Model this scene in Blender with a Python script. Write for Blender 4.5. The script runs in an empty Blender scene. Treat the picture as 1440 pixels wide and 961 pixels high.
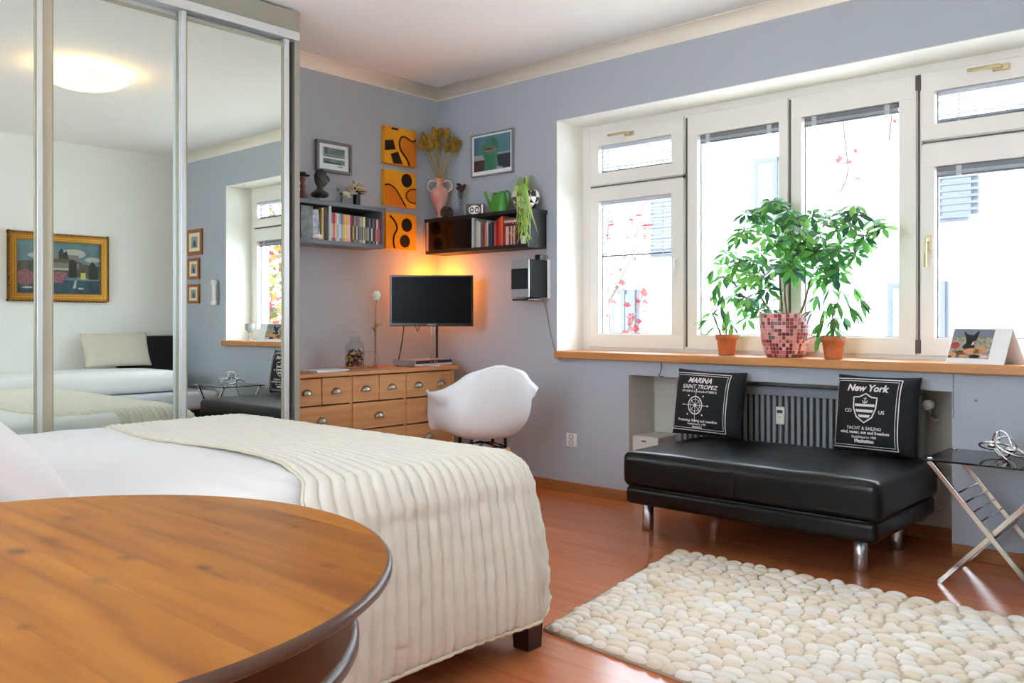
import bpy, bmesh, math, random
from mathutils import Vector, Matrix, noise
random.seed(7)
PI = math.pi
sc = bpy.context.scene
COL = sc.collection
V = Vector

# ---------------------------------------------------------------- camera
cd = bpy.data.cameras.new('camera'); cam = bpy.data.objects.new('camera', cd); COL.objects.link(cam)
cam.location = (-4.199, -4.506, 1.062)
cam.rotation_euler = (PI/2, 0, math.radians(42.15) - PI/2)
cd.sensor_width = 36; cd.lens = 36*1221/1440; cd.shift_y = -31.5/1440; cd.clip_start = .05
sc.camera = cam
# ---------------------------------------------------------------- sky, sun, exposure
w = bpy.data.worlds.new('sky'); sc.world = w; w.use_nodes = True
bg = w.node_tree.nodes['Background']
bg.inputs[0].default_value = (.81, .92, 1.10, 1); bg.inputs[1].default_value = 7.0
sc.view_settings.view_transform = 'Standard'; sc.view_settings.look = 'None'
sc.view_settings.exposure = 1.13; sc.view_settings.gamma = 1; sc.view_settings.use_curve_mapping = False
sc.cycles.max_bounces = 12; sc.cycles.diffuse_bounces = 7; sc.cycles.glossy_bounces = 5
sc.cycles.transparent_max_bounces = 12; sc.cycles.sample_clamp_indirect = 8; sc.cycles.use_denoising = True
sc.cycles.caustics_reflective = True; sc.cycles.caustics_refractive = False

# ---------------------------------------------------------------- materials
def lin(c):
    return tuple(((x/255)/12.92 if x/255 <= .04045 else ((x/255+.055)/1.055)**2.4) for x in c) + (1,)
MATS = {}
def mat(name, rgb, rough=.5, metal=0, trans=0, emit=None, es=0, alpha=1, sheen=0, coat=0, sub=0, ior=1.45):
    if name in MATS: return MATS[name]
    m = bpy.data.materials.new(name); m.use_nodes = True
    b = m.node_tree.nodes['Principled BSDF']
    b.inputs['Base Color'].default_value = lin(rgb); b.inputs['Roughness'].default_value = rough
    b.inputs['Metallic'].default_value = metal; b.inputs['Transmission Weight'].default_value = trans
    b.inputs['IOR'].default_value = ior; b.inputs['Alpha'].default_value = alpha
    b.inputs['Sheen Weight'].default_value = sheen; b.inputs['Coat Weight'].default_value = coat
    if emit: b.inputs['Emission Color'].default_value = lin(emit); b.inputs['Emission Strength'].default_value = es
    MATS[name] = m; return m
def nt(m): return m.node_tree.nodes, m.node_tree.links, m.node_tree.nodes['Principled BSDF']
def ramp(n, stops):
    r = n.new('ShaderNodeValToRGB'); e = r.color_ramp.elements
    while len(e) < len(stops): e.new(.5)
    for i, (p, c) in enumerate(stops): e[i].position = p; e[i].color = lin(c) if len(c) == 3 else c
    return r
def coords(n, l, scale=(1, 1, 1), rot=(0, 0, 0), kind='Object'):
    t = n.new('ShaderNodeTexCoord'); mp = n.new('ShaderNodeMapping')
    mp.inputs['Scale'].default_value = scale; mp.inputs['Rotation'].default_value = rot
    l.new(t.outputs[kind], mp.inputs[0]); return mp
def bump(m, scale=80, strength=.1, dist=.002, stretch=(1, 1, 1)):
    n, l, b = nt(m); mp = coords(n, l, stretch); nz = n.new('ShaderNodeTexNoise')
    nz.inputs['Scale'].default_value = scale; nz.inputs['Detail'].default_value = 4
    bp = n.new('ShaderNodeBump'); bp.inputs['Strength'].default_value = strength; bp.inputs['Distance'].default_value = dist
    l.new(mp.outputs[0], nz.inputs[0]); l.new(nz.outputs[0], bp.inputs['Height']); l.new(bp.outputs[0], b.inputs['Normal']); return m
def mottled(name, c1, c2, scale=6, rough=.6, stretch=(1, 1, 1), lo=.35, hi=.65, **k):
    if name in MATS: return MATS[name]
    m = mat(name, c1, rough, **k); n, l, b = nt(m); mp = coords(n, l, stretch)
    nz = n.new('ShaderNodeTexNoise'); nz.inputs['Scale'].default_value = scale; nz.inputs['Detail'].default_value = 5
    r = ramp(n, [(lo, c1), (hi, c2)])
    l.new(mp.outputs[0], nz.inputs[0]); l.new(nz.outputs[0], r.inputs[0]); l.new(r.outputs[0], b.inputs['Base Color']); return m
def wood(name, c1, c2, axis=0, rough=.4, scale=3, coat=0):
    s = [9, 9, 9]; s[axis] = .6
    return mottled(name, c1, c2, scale=scale, rough=rough, stretch=tuple(s), lo=.3, hi=.7, coat=coat)

M_wall = bump(mat('wall_paint_blue_grey', (174, 180, 187), .85), 220, .06)
M_white_wall = bump(mat('wall_paint_white', (238, 237, 231), .85), 220, .05)
M_ceil = mat('ceiling_paint', (238, 236, 233), .9)
M_cove = mat('cove_paint_cream', (246, 238, 222), .8)
M_reveal = mat('reveal_paint_white', (238, 236, 228), .7)
M_niche = mat('niche_paint_cream', (206, 200, 188), .85)
M_frame = mat('window_frame_white', (232, 228, 220), .35)
M_seal = mat('window_gasket_dark', (92, 84, 80), .6)
M_sill = wood('oak_sill', (206, 146, 88), (186, 122, 66), axis=1, rough=.35)
M_base = wood('baseboard_wood', (168, 112, 66), (146, 92, 52), axis=1, rough=.4)
M_basex = wood('baseboard_wood_x', (168, 112, 66), (146, 92, 52), axis=0, rough=.4)
M_steel = mat('brushed_aluminium', (200, 202, 204), .28, 1)
M_chrome = mat('chrome', (225, 226, 228), .1, 1)
M_black = mat('black_plastic', (22, 22, 24), .35)
M_white = mat('white_plastic', (236, 236, 234), .4)
M_cream = mat('cream_white_paint', (236, 232, 220), .5)
M_brass = mat('old_brass', (190, 170, 110), .35, 1)

def floor_material():
    m = mat('red_brown_laminate', (160, 100, 70), .2); n, l, b = nt(m)
    mp = coords(n, l, (1, 1, 1), (0, 0, PI/2))
    br = n.new('ShaderNodeTexBrick'); br.inputs['Scale'].default_value = 1
    br.inputs['Brick Width'].default_value = 1.25; br.inputs['Row Height'].default_value = .19
    br.inputs['Mortar Size'].default_value = .0012; br.offset = .4
    br.inputs['Color1'].default_value = lin((206, 126, 80)); br.inputs['Color2'].default_value = lin((196, 116, 72))
    br.inputs['Mortar'].default_value = lin((156, 88, 54))
    l.new(mp.outputs[0], br.inputs[0])
    mp2 = coords(n, l, (14, .9, 1)); nz = n.new('ShaderNodeTexNoise'); nz.inputs['Scale'].default_value = 2.4; nz.inputs['Detail'].default_value = 6
    l.new(mp2.outputs[0], nz.inputs[0]); r = ramp(n, [(.25, (222, 206, 200)), (.75, (255, 255, 255))]); l.new(nz.outputs[0], r.inputs[0])
    mx = n.new('ShaderNodeMixRGB'); mx.blend_type = 'MULTIPLY'; mx.inputs[0].default_value = .8
    l.new(br.outputs[0], mx.inputs[1]); l.new(r.outputs[0], mx.inputs[2]); l.new(mx.outputs[0], b.inputs['Base Color'])
    return m
M_floor = floor_material()

def thin_glass(name, rgb, rough=.02):
    m = bpy.data.materials.new(name); m.use_nodes = True; n = m.node_tree.nodes; l = m.node_tree.links; n.clear()
    o = n.new('ShaderNodeOutputMaterial'); mx = n.new('ShaderNodeMixShader'); t = n.new('ShaderNodeBsdfTransparent'); g = n.new('ShaderNodeBsdfGlossy')
    t.inputs[0].default_value = lin(rgb); g.inputs['Roughness'].default_value = rough
    f = n.new('ShaderNodeLayerWeight'); f.inputs[0].default_value = .5
    p = n.new('ShaderNodeMath'); p.operation = 'POWER'; p.inputs[1].default_value = 5; q = n.new('ShaderNodeMath'); q.operation = 'MULTIPLY_ADD'; q.inputs[1].default_value = .9; q.inputs[2].default_value = .03
    l.new(f.outputs['Facing'], p.inputs[0]); l.new(p.outputs[0], q.inputs[0])
    l.new(q.outputs[0], mx.inputs[0]); l.new(t.outputs[0], mx.inputs[1]); l.new(g.outputs[0], mx.inputs[2]); l.new(mx.outputs[0], o.inputs[0]); return m
M_pane = thin_glass('window_glass', (250, 252, 251))
M_jar = thin_glass('clear_glass', (244, 248, 247), .03)
M_mirror = mat('mirror_glass', (230, 237, 230), .0, 1)

def leafmat(name, rgb, tr=.35):
    m = mat(name, rgb, .45); n, l, b_ = nt(m); o = n['Material Output']; t = n.new('ShaderNodeBsdfTranslucent'); t.inputs[0].default_value = lin(tuple(min(255, int(c*1.15)) for c in rgb))
    mx = n.new('ShaderNodeMixShader'); mx.inputs[0].default_value = tr; l.new(b_.outputs[0], mx.inputs[1]); l.new(t.outputs[0], mx.inputs[2]); l.new(mx.outputs[0], o.inputs[0]); return m
# ---------------------------------------------------------------- mesh helpers
def NB(): return bmesh.new()
def box(bm, x0, x1, y0, y1, z0, z1, mi=0, bev=0, seg=2):
    r = bmesh.ops.create_cube(bm, size=1, matrix=Matrix.Translation(((x0+x1)/2, (y0+y1)/2, (z0+z1)/2)) @ Matrix.Diagonal((abs(x1-x0), abs(y1-y0), abs(z1-z0), 1)))
    vs = r['verts']; fs = set(f for v in vs for f in v.link_faces)
    for f in fs: f.material_index = mi
    if bev:
        es = list(set(e for v in vs for e in v.link_edges))
        q = bmesh.ops.bevel(bm, geom=es, offset=bev, segments=seg, profile=.6, affect='EDGES')
        for f in q['faces']: f.material_index = mi; f.smooth = True
    return bm
def xbox(bm, size, M, mi=0, bev=0, seg=2):
    b2 = bmesh.new(); box(b2, -size[0]/2, size[0]/2, -size[1]/2, size[1]/2, -size[2]/2, size[2]/2, mi, bev, seg); b2.transform(M); join(bm, b2); return bm
def join(bm, b2):
    me = bpy.data.meshes.new('t'); b2.to_mesh(me); b2.free(); bm.from_mesh(me); bpy.data.meshes.remove(me)
def tube(bm, pts, r, seg=8, mi=0, cap=True, radii=None):
    pts = [V(p) for p in pts]; rings = []; up = None
    for i, p in enumerate(pts):
        d = (pts[min(i+1, len(pts)-1)] - pts[max(i-1, 0)]).normalized()
        if up is None: up = d.orthogonal().normalized()
        else:
            up = up - d*up.dot(d)
            up = up.normalized() if up.length > 1e-6 else d.orthogonal().normalized()
        s = d.cross(up); rr = radii[i] if radii else r
        rings.append([bm.verts.new(p + (up*math.cos(a) + s*math.sin(a))*rr) for a in [2*PI*k/seg for k in range(seg)]])
    for a, b in zip(rings, rings[1:]):
        for k in range(seg):
            f = bm.faces.new((a[k], a[(k+1) % seg], b[(k+1) % seg], b[k])); f.smooth = True; f.material_index = mi
    if cap:
        for q in (rings[0][::-1], rings[-1]):
            f = bm.faces.new(q); f.material_index = mi
    return bm
def ring(bm, c, r, t, normal=(0, 0, 1), n=28, seg=6, mi=0, a0=0, a1=2*PI):
    nv = V(normal).normalized(); u = nv.orthogonal().normalized(); v = nv.cross(u); full = abs(a1-a0-2*PI) < 1e-6
    pts = [V(c) + (u*math.cos(a) + v*math.sin(a))*r for a in [a0+(a1-a0)*k/n for k in range(n+1)]]
    return tube(bm, pts, t, seg, mi, cap=not full)
def lathe(bm, prof, c=(0, 0, 0), seg=32, mi=0, sx=1, sy=1):
    rows = []
    for r, z in prof:
        if r < 1e-5: rows.append([bm.verts.new((c[0], c[1], c[2]+z))])
        else: rows.append([bm.verts.new((c[0]+r*sx*math.cos(2*PI*k/seg), c[1]+r*sy*math.sin(2*PI*k/seg), c[2]+z)) for k in range(seg)])
    for a, b in zip(rows, rows[1:]):
        for k in range(seg):
            k2 = (k+1) % seg
            if len(a) == 1 and len(b) == 1: continue
            if len(a) == 1: vs = (a[0], b[k2], b[k])
            elif len(b) == 1: vs = (a[k], a[k2], b[0])
            else: vs = (a[k], a[k2], b[k2], b[k])
            f = bm.faces.new(vs); f.smooth = True; f.material_index = mi
    return bm
def ell(bm, c, r, M=None, seg=12, mi=0):
    b2 = bmesh.new(); bmesh.ops.create_uvsphere(b2, u_segments=seg, v_segments=max(6, seg*2//3), radius=1)
    T = Matrix.Translation(c) @ (M.to_4x4() if M else Matrix.Identity(4)) @ Matrix.Diagonal((r[0], r[1], r[2], 1)); b2.transform(T)
    for f in b2.faces: f.smooth = True; f.material_index = mi
    join(bm, b2); return bm
def prism(bm, poly, fr, d, mi=0):
    """poly in (u,v); fr maps (u,v,w) to xyz; extruded from w=0 to w=d"""
    a = [bm.verts.new(fr(u, v, 0)) for u, v in poly]; b = [bm.verts.new(fr(u, v, d)) for u, v in poly]; n = len(poly)
    fs = [bm.faces.new(a[::-1]), bm.faces.new(b)] + [bm.faces.new((a[i], a[(i+1) % n], b[(i+1) % n], b[i])) for i in range(n)]
    for f in fs: f.material_index = mi
    return bm
def stroke(pts, w):
    """ribbon polygons along a 2-D line: list of quads"""
    out = []; P = [V(p) for p in pts]; L = []; R = []
    for i, p in enumerate(P):
        d = (P[min(i+1, len(P)-1)] - P[max(i-1, 0)]).normalized(); n = V((-d.y, d.x)); ww = w[i] if isinstance(w, (list, tuple)) else w
        L.append(p+n*ww/2); R.append(p-n*ww/2)
    for i in range(len(P)-1): out.append([tuple(L[i]), tuple(L[i+1]), tuple(R[i+1]), tuple(R[i])])
    return out
def smooth_line(pts, k=6):
    P = [V(p) for p in pts]; out = []
    for i in range(len(P)-1):
        a, b, c, d = P[max(i-1, 0)], P[i], P[i+1], P[min(i+2, len(P)-1)]
        for j in range(k):
            t = j/k; out.append(.5*((2*b)+(c-a)*t+(2*a-5*b+4*c-d)*t*t+(-a+3*b-3*c+d)*t**3))
    out.append(P[-1]); return out
def disc(cx, cy, rx, ry=None, n=20, a0=0, a1=2*PI):
    ry = ry or rx; return [(cx+rx*math.cos(a0+(a1-a0)*k/n), cy+ry*math.sin(a0+(a1-a0)*k/n)) for k in range(n if a1-a0 > 6.2 else n+1)]
def grid(bm, fn, nu, nv, mi=0, closeu=False):
    g = [[bm.verts.new(fn(i/nu, j/nv)) for j in range(nv+1)] for i in range(nu+1)]
    for i in range(nu):
        for j in range(nv):
            f = bm.faces.new((g[i][j], g[i+1][j], g[i+1][j+1], g[i][j+1])); f.smooth = True; f.material_index = mi
    return g

def finish(name, bm, mats, loc=(0, 0, 0)):
    bmesh.ops.recalc_face_normals(bm, faces=bm.faces)
    me = bpy.data.meshes.new(name); bm.to_mesh(me); bm.free()
    for m in (mats if isinstance(mats, (list, tuple)) else [mats]): me.materials.append(m)
    o = bpy.data.objects.new(name, me); COL.objects.link(o); o.location = loc; return o
def struct(name, bm, m, parent=None):
    o = finish(name, bm, m)
    if parent: o.parent = parent
    else: o['kind'] = 'structure'
    return o
def thing(name, label, cat, loc=(0, 0, 0), rotz=0, group=None):
    o = bpy.data.objects.new(name, None); COL.objects.link(o); o.location = loc; o.rotation_euler = (0, 0, rotz)
    o.empty_display_size = .1; o['label'] = label; o['category'] = cat
    if group: o['group'] = group
    o['_m'] = 0; del o['_m']
    return o
def tmat(o): return Matrix.Translation(o.location) @ o.rotation_euler.to_matrix().to_4x4()
def part(T, name, bm, m, world=False, label=None):
    """T: a thing (Empty) or a part; world=True if the mesh is written in room coordinates"""
    if world:
        R = T
        while R.parent: R = R.parent
        bm.transform(tmat(R).inverted())
    o = finish(name, bm, m); o.parent = T
    if label: o['label'] = label
    return o
def solo(name, bm, m, label, cat, loc=None, group=None, rotz=0):
    if loc is None:
        xs = [v.co for v in bm.verts]; loc = V(((min(v.x for v in xs)+max(v.x for v in xs))/2, (min(v.y for v in xs)+max(v.y for v in xs))/2, min(v.z for v in xs)))
        bm.transform(Matrix.Translation(-loc))
    o = finish(name, bm, m, loc); o.rotation_euler = (0, 0, rotz); o['label'] = label; o['category'] = cat
    if group: o['group'] = group
    return o
def text_bm(s, size, bold=0, shear=0, spacing=1):
    cu = bpy.data.curves.new('t', 'FONT'); cu.body = s; cu.size = size; cu.align_x = 'CENTER'; cu.align_y = 'CENTER'; cu.offset = bold; cu.shear = shear
    cu.space_character = spacing; cu.resolution_u = 3
    o = bpy.data.objects.new('t', cu); COL.objects.link(o); bpy.context.view_layer.update()
    me = bpy.data.meshes.new_from_object(o.evaluated_get(bpy.context.evaluated_depsgraph_get()))
    bm = bmesh.new(); bm.from_mesh(me); bpy.data.objects.remove(o); bpy.data.curves.remove(cu); bpy.data.meshes.remove(me); return bm
def add_text(bm, s, size, fr, mi=0, **k):
    b = text_bm(s, size, **k)
    for v in b.verts: v.co = V(fr(v.co.x, v.co.y))
    for f in b.faces: f.material_index = mi
    join(bm, b)

# ================================================================ ROOM SHELL
XW, YB, XL, HC = 0., -5.03, -5.7, 2.67     # window wall, far wall, wall behind the camera, ceiling
b = NB(); box(b, XL-.2, .28, YB-.2, .2, -.15, 0); struct('floor', b, M_floor)
b = NB(); box(b, XL-.2, .45, YB-.2, .2, HC, HC+.2); struct('ceiling', b, M_ceil)
b = NB(); box(b, XL-.2, .45, 0, .2, 0, HC); struct('wall_left', b, M_wall)
b = NB(); box(b, XL-.2, .45, YB-.2, YB, 0, HC); struct('wall_far', b, M_white_wall)
b = NB(); box(b, XL-.2, XL, YB, 0, 0, .9); box(b, XL-.2, XL, YB, 0, 2.3, HC); box(b, XL-.2, XL, YB, -4.0, .9, 2.3); box(b, XL-.2, XL, -1.7, 0, .9, 2.3); struct('wall_behind', b, M_white_wall)  # opening cut for the added fill window
WY0, WY1, SZ, WZ = -1.082, -4.178, .865, 2.298
NY0, NY1, NZ = -1.615, -3.363, .737
b = NB()
box(b, 0, .45, WY0, 0, 0, HC); box(b, 0, .45, NY0, WY0, 0, SZ-.02); box(b, .28, .45, NY1, NY0, -.15, NZ)
box(b, 0, .45, NY1, NY0, NZ, SZ-.02); box(b, 0, .45, WY1, NY1, 0, SZ-.02); box(b, 0, .45, YB, WY1, 0, HC); box(b, 0, .45, WY1, WY0, WZ, HC)
struct('wall_right', b, M_wall)
b = NB(); t = .004
box(b, -.001, .45, WY0-t, WY0+.0005, SZ, WZ); box(b, -.001, .45, WY1-.0005, WY1+t, SZ, WZ); box(b, -.001, .45, WY1, WY0, WZ-t, WZ+.0005)
struct('trim_1', b, M_reveal)
b = NB()
box(b, .001, .28, NY0-t, NY0, 0, NZ); box(b, .001, .28, NY1, NY1+t, 0, NZ); box(b, .28-t, .28, NY1, NY0, 0, NZ)
struct('trim_2', b, M_niche)
# cove between walls and ceiling
def cove(axis):
    b = NB(); n = 8; c = [(.0, 2.60)] + [(.08 - .08*math.cos(a), HC-.07 + .07*math.sin(a)) for a in [PI/2*k/n for k in range(n+1)]][1:] + [(0, HC)]
    c = [(x, z) for x, z in c]
    if axis == 'y':
        A = [b.verts.new((XL, -x, z)) for x, z in c]; B = [b.verts.new((0, -x, z)) for x, z in c]
    else:
        A = [b.verts.new((-x, YB, z)) for x, z in c]; B = [b.verts.new((-x, 0, z)) for x, z in c]
    for i in range(len(c)-1):
        f = b.faces.new((A[i], A[i+1], B[i+1], B[i])); f.smooth = True
    b.faces.new(A); b.faces.new(B[::-1]); return b
struct('trim_3', cove('y'), M_cove); struct('trim_4', cove('x'), M_cove)
# baseboards
b = NB(); box(b, -.018, 0, NY0, -.02, 0, .062, bev=.004); struct('baseboard_right', b, M_base)
b = NB(); box(b, -.018, 0, YB, NY1, 0, .062, bev=.004); struct('baseboard_right', b, M_base)
b = NB(); box(b, .256, .276, NY1, NY0, 0, .062, bev=.004); struct('baseboard_niche', b, M_base)
b = NB(); box(b, -1.59, 0, -.018, 0, 0, .062, bev=.004); struct('baseboard_left', b, M_basex)
b = NB(); box(b, XL, -.02, YB, YB+.018, 0, .062, bev=.004); struct('baseboard_far', b, M_basex)
b = NB(); box(b, -.045, .262, WY1-.02, WY0-.012, SZ-.045, SZ, bev=.008); ws = struct('window_sill', b, M_sill)
# thin joint line at the radiator cover band
b = NB(); box(b, -.0025, 0, NY1-.004, NY1, NZ-.12, SZ-.045); box(b, -.006, .0, -3.46, -3.452, .70, .708); struct('trim_5', b, mat('joint_grey', (120, 122, 128), .8))

# ================================================================ WINDOW
FX0, FX1 = .262, .33          # frame depth
def sash(name, y0, y1, z0, z1, gy0, gy1, gz0, gz1, parent, proud=.012):
    """sash ring between the outer rectangle and the glazed rectangle"""
    b = NB(); x0, x1 = FX0-proud, FX1
    box(b, x0, x1, y1, y0, gz1, z1, bev=.003); box(b, x0, x1, y1, y0, z0, gz0, bev=.003)
    box(b, x0+.0004, x1, gy0, y0, gz0-.002, gz1+.002, bev=.0015); box(b, x0+.0004, x1, y1, gy1, gz0-.002, gz1+.002, bev=.0015)
    s = part(parent, name, b, M_frame)
    b = NB(); box(b, .300, .304, gy1-.003, gy0+.003, gz0-.003, gz1+.003); part(s, 'pane', b, M_pane)
    b = NB(); e = .006
    for q in ((gy1, gy0, gz1-e, gz1), (gy1, gy0, gz0, gz0+e), (gy0-e, gy0, gz0, gz1), (gy1, gy1+e, gz0, gz1)): box(b, .292, .30, *q)
    part(s, 'glazing_seal', b, mat('seal_grey', (150, 150, 152), .6)); return s
win = bpy.data.objects.new('window_1', None); COL.objects.link(win); win['kind'] = 'structure'
b = NB()
box(b, FX0, FX1+.02, -1.14, WY0, SZ-.02, WZ, bev=.003); box(b, FX0, FX1+.02, WY1, -4.12, SZ-.02, WZ, bev=.003)
box(b, FX0+.001, FX1+.02, WY1, WY0, 2.25, WZ, bev=.003); box(b, FX0+.001, FX1+.02, WY1, WY0, SZ-.04, .895, bev=.003)
box(b, FX0+.002, FX1+.02, -1.868, -1.826, .88, 2.26); box(b, FX0+.002, FX1+.02, -2.500, -2.468, .88, 2.26); box(b, FX0+.002, FX1+.02, -3.157, -3.120, .88, 2.26)
box(b, FX0+.002, FX1+.02, -1.86, -1.14, 1.885, 1.92); box(b, FX0+.002, FX1+.02, -4.15, -3.15, 1.885, 1.92)
part(win, 'window_frame', b, M_frame)
sash('hopper_sash', -1.15, -1.835, 1.912, 2.252, -1.219, -1.751, 1.987, 2.158, win)
sash('casement_sash', -1.15, -1.835, .885, 1.893, -1.219, -1.751, .97, 1.808, win)
sash('casement_sash', -1.862, -2.475, .885, 2.252, -1.925, -2.424, .97, 2.13, win)
sash('casement_sash', -2.493, -3.128, .885, 2.252, -2.552, -3.049, .97, 2.135, win)
sash('hopper_sash', -3.15, -4.13, 1.925, 2.252, -3.213, -4.06, 2.00, 2.158, win)
sash('casement_sash', -3.15, -4.13, .885, 1.905, -3.213, -4.06, .97, 1.795, win)
b = NB()
for y, z0, z1 in ((-1.8485, .90, 2.24), (-2.484, .90, 2.24), (-3.139, .90, 2.25)): box(b, FX0-.004, FX0+.003, y-.0045, y+.0045, z0, z1)
box(b, FX0-.004, FX0+.003, -1.83, -1.15, 1.899, 1.906); box(b, FX0-.004, FX0+.003, -4.12, -3.16, 1.912, 1.919)
box(b, FX0-.018, FX0, -3.152, -3.127, 2.175, 2.245, bev=.002); box(b, FX0-.018, FX0, -3.152, -3.127, .895, .96, bev=.002)
part(win, 'gap_and_hinges', b, M_seal)
def lever(y, z, vertical):
    b = NB(); x = FX0-.012
    if vertical:
        box(b, x-.010, x, y-.014, y+.014, z-.035, z+.035, bev=.004); tube(b, [(x-.01, y, z+.01), (x-.045, y, z+.01), (x-.048, y, z-.005), (x-.048, y, z-.12)], .008)
    else:
        box(b, x-.010, x, y-.035, y+.035, z-.014, z+.014, bev=.004); tube(b, [(x-.01, y, z), (x-.045, y, z), (x-.048, y+.015, z), (x-.048, y+.13, z)], .008)
    return b
fill_win = bpy.data.objects.new('added_fill_window', None); COL.objects.link(fill_win); fill_win['kind'] = 'structure'  # unseen window added behind the camera to bring fill daylight into the room
b = NB(); x0, x1 = XL-.14, XL-.08
for q in ((-4.0, -1.7, .9, .97), (-4.0, -1.7, 2.23, 2.3), (-4.0, -3.93, .97, 2.23), (-1.77, -1.7, .97, 2.23)): box(b, x0, x1, *q, bev=.003)
part(fill_win, 'window_frame', b, M_frame)
b = NB(); box(b, x0+.03, x0+.034, -3.93, -1.77, .97, 2.23); part(fill_win, 'pane', b, M_pane)
M_handle = mat('handle_champagne', (206, 190, 150), .35, .5)
part(win, 'window_handle', lever(-3.185, 1.43, True), M_handle)
part(win, 'window_handle', lever(-1.795, 1.40, True), M_white)
part(win, 'window_handle', lever(-1.455, 2.205, False), M_handle)
part(win, 'window_handle', lever(-3.50, 2.215, False), M_handle)
M_slat = leafmat('blind_slat', (196, 198, 202), .2); M_rail = mat('blind_rail_grey', (118, 122, 128), .45)
def blind(y0, y1, ztop, zbot, pitch, label, stacked=False):
    T = thing('venetian_blind', label, 'blind', (.275, (y0+y1)/2, zbot), group='venetian blinds in the window')
    b = NB(); box(b, .268, .292, y1+.006, y0-.006, ztop-.022, ztop, bev=.002); part(T, 'head_rail', b, M_rail if stacked else M_slat, True)
    b = NB()
    if stacked:
        for k in range(5): box(b, .268, .290, y1+.008, y0-.008, ztop-.026-k*.0035, ztop-.0245-k*.0035)
        zb = ztop-.050
    else:
        z = ztop-.03; zb = zbot
        while z > zbot+.012:
            xbox(b, (.017, y0-y1-.014, .0012), Matrix.Translation((.279, (y0+y1)/2, z)) @ Matrix.Rotation(.36, 4, 'Y')); z -= pitch
    part(T, 'slats', b, M_slat, True)
    b = NB(); box(b, .270, .288, y1+.007, y0-.007, zb, zb+.010, bev=.002); part(T, 'bottom_rail', b, M_rail, True)
    for f in (.12, .88):
        b = NB(); y = y0+(y1-y0)*f; box(b, .266, .2675, y-.002, y+.002, zb, ztop-.02)
        if stacked: box(b, .262, .268, y-.012, y+.012, zb+.002, ztop)
        part(T, 'ladder_cord', b, M_slat, True)
blind(-1.222, -1.748, 2.156, 1.99, .0215, 'fully lowered slatted blind in the small top left window above the half blind')
blind(-1.222, -1.748, 1.806, 1.455, .0215, 'white blind lowered halfway down the left casement window')
blind(-1.928, -2.421, 2.128, 2.05, .02, 'grey blind drawn up tight at the top of the pane left of the big plant', True)
blind(-2.555, -3.046, 2.133, 2.05, .02, 'grey blind drawn up tight at the top of the pane right of the middle mullion', True)
blind(-3.216, -4.057, 2.156, 2.003, .0215, 'fully lowered slatted blind in the small top right window')
blind(-3.216, -4.057, 1.793, 1.72, .02, 'dark railed blind drawn up in the right casement above the desk calendar', True)

# ================================================================ OUTSIDE
b = NB(); box(b, .5, 30, -25, 25, -3.6, -3.5); struct('ground', b, mottled('courtyard_ground', (222, 218, 208), (206, 202, 192), 2))
T = thing('apartment_building', 'white rendered building across the courtyard, seen through the window', 'building', (6.5, 0, -3.5))
b = NB(); box(b, 6.5, 9, -12, 14, -3.5, 7.5); part(T, 'wall', b, mat('white_render', (240, 240, 238), .9), True)
M_w2 = mat('far_window_frame', (66, 68, 72), .6); M_w3 = mat('far_window_glass', (112, 120, 128), .2); M_w4 = mat('far_shutter', (84, 88, 92), .6)
for (y0, y1, z0, z1, kind) in ((.82, .20, 2.30, 3.17, 0), (-.888, -1.563, .55, 1.495, 0), (-1.427, -1.872, 2.166, 2.814, 1), (2.43, 1.75, 1.95, 2.82, 1), (3.13, 2.65, .75, 1.5, 0), (5.2, 4.4, 1.9, 2.9, 0)):
    b = NB(); box(b, 6.44, 6.5, y1, y0, z0, z1); f = part(T, 'window', b, M_w2, True)
    b = NB(); box(b, 6.425, 6.44, y1+.07, y0-.07, z0+.07, z1-.07); part(f, 'pane', b, M_w4 if kind == 0 else M_w4, True)
    b = NB()
    if kind:
        z = z0+.04
        while z < z1: box(b, 6.40, 6.43, y1, y0, z, z+.03); z += .075
    else: box(b, 6.41, 6.43, (y0+y1)/2-.03, (y0+y1)/2+.03, z0, z1); box(b, 6.41, 6.43, y1+.03, y1+.16, z0, z1)
    part(f, 'shutter_slats' if kind else 'casement_bar', b, M_w2, True)
b = NB(); box(b, 6.47, 6.5, -2.2, -1.95, .93, 1.0); box(b, 6.47, 6.5, -2.17, -1.98, 1.03, 1.1); part(T, 'wall_vent', b, M_w4, True)
def vine(label, stems, nleaf, spread, cols, leafr=.05, seed=1):
    random.seed(seed); T = thing('climbing_vine', label, 'vine', stems[0][0]); b = NB()
    for s in stems: tube(b, smooth_line(s), .006, 5)
    part(T, 'stem', b, mat('vine_stem', (84, 66, 52), .8), True); b = NB()
    for _ in range(nleaf):
        s = random.choice(stems); i = random.randrange(len(s)-1); i = i if s[i][2] > -1 else min(i+1, len(s)-2); p = V(s[i]).lerp(V(s[i+1]), random.random()) + V([random.gauss(0, spread) for _ in range(3)])
        r = leafr*random.uniform(.6, 1.2); M = Matrix.Translation(p) @ V([random.uniform(-1, 1) for _ in range(3)]).to_track_quat('Z', 'Y').to_matrix().to_4x4()
        pl = [(0, -1), (.5, -.5), (1, -.1), (.45, .15), (.5, .8), (0, .45), (-.5, .8), (-.45, .15), (-1, -.1), (-.5, -.5)]
        f = b.faces.new([b.verts.new(M @ V((x*r, y*r, .2*r*abs(x)))) for x, y in pl]); f.material_index = random.randrange(len(cols))
    part(T, 'foliage', b, cols, True)
R1 = mat('vine_leaf_red', (112, 18, 22), .6); R2 = mat('vine_leaf_pink', (130, 52, 44), .6); R3 = mat('vine_leaf_yellow', (150, 112, 30), .6); R4 = mat('vine_leaf_olive', (84, 84, 34), .6)
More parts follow.
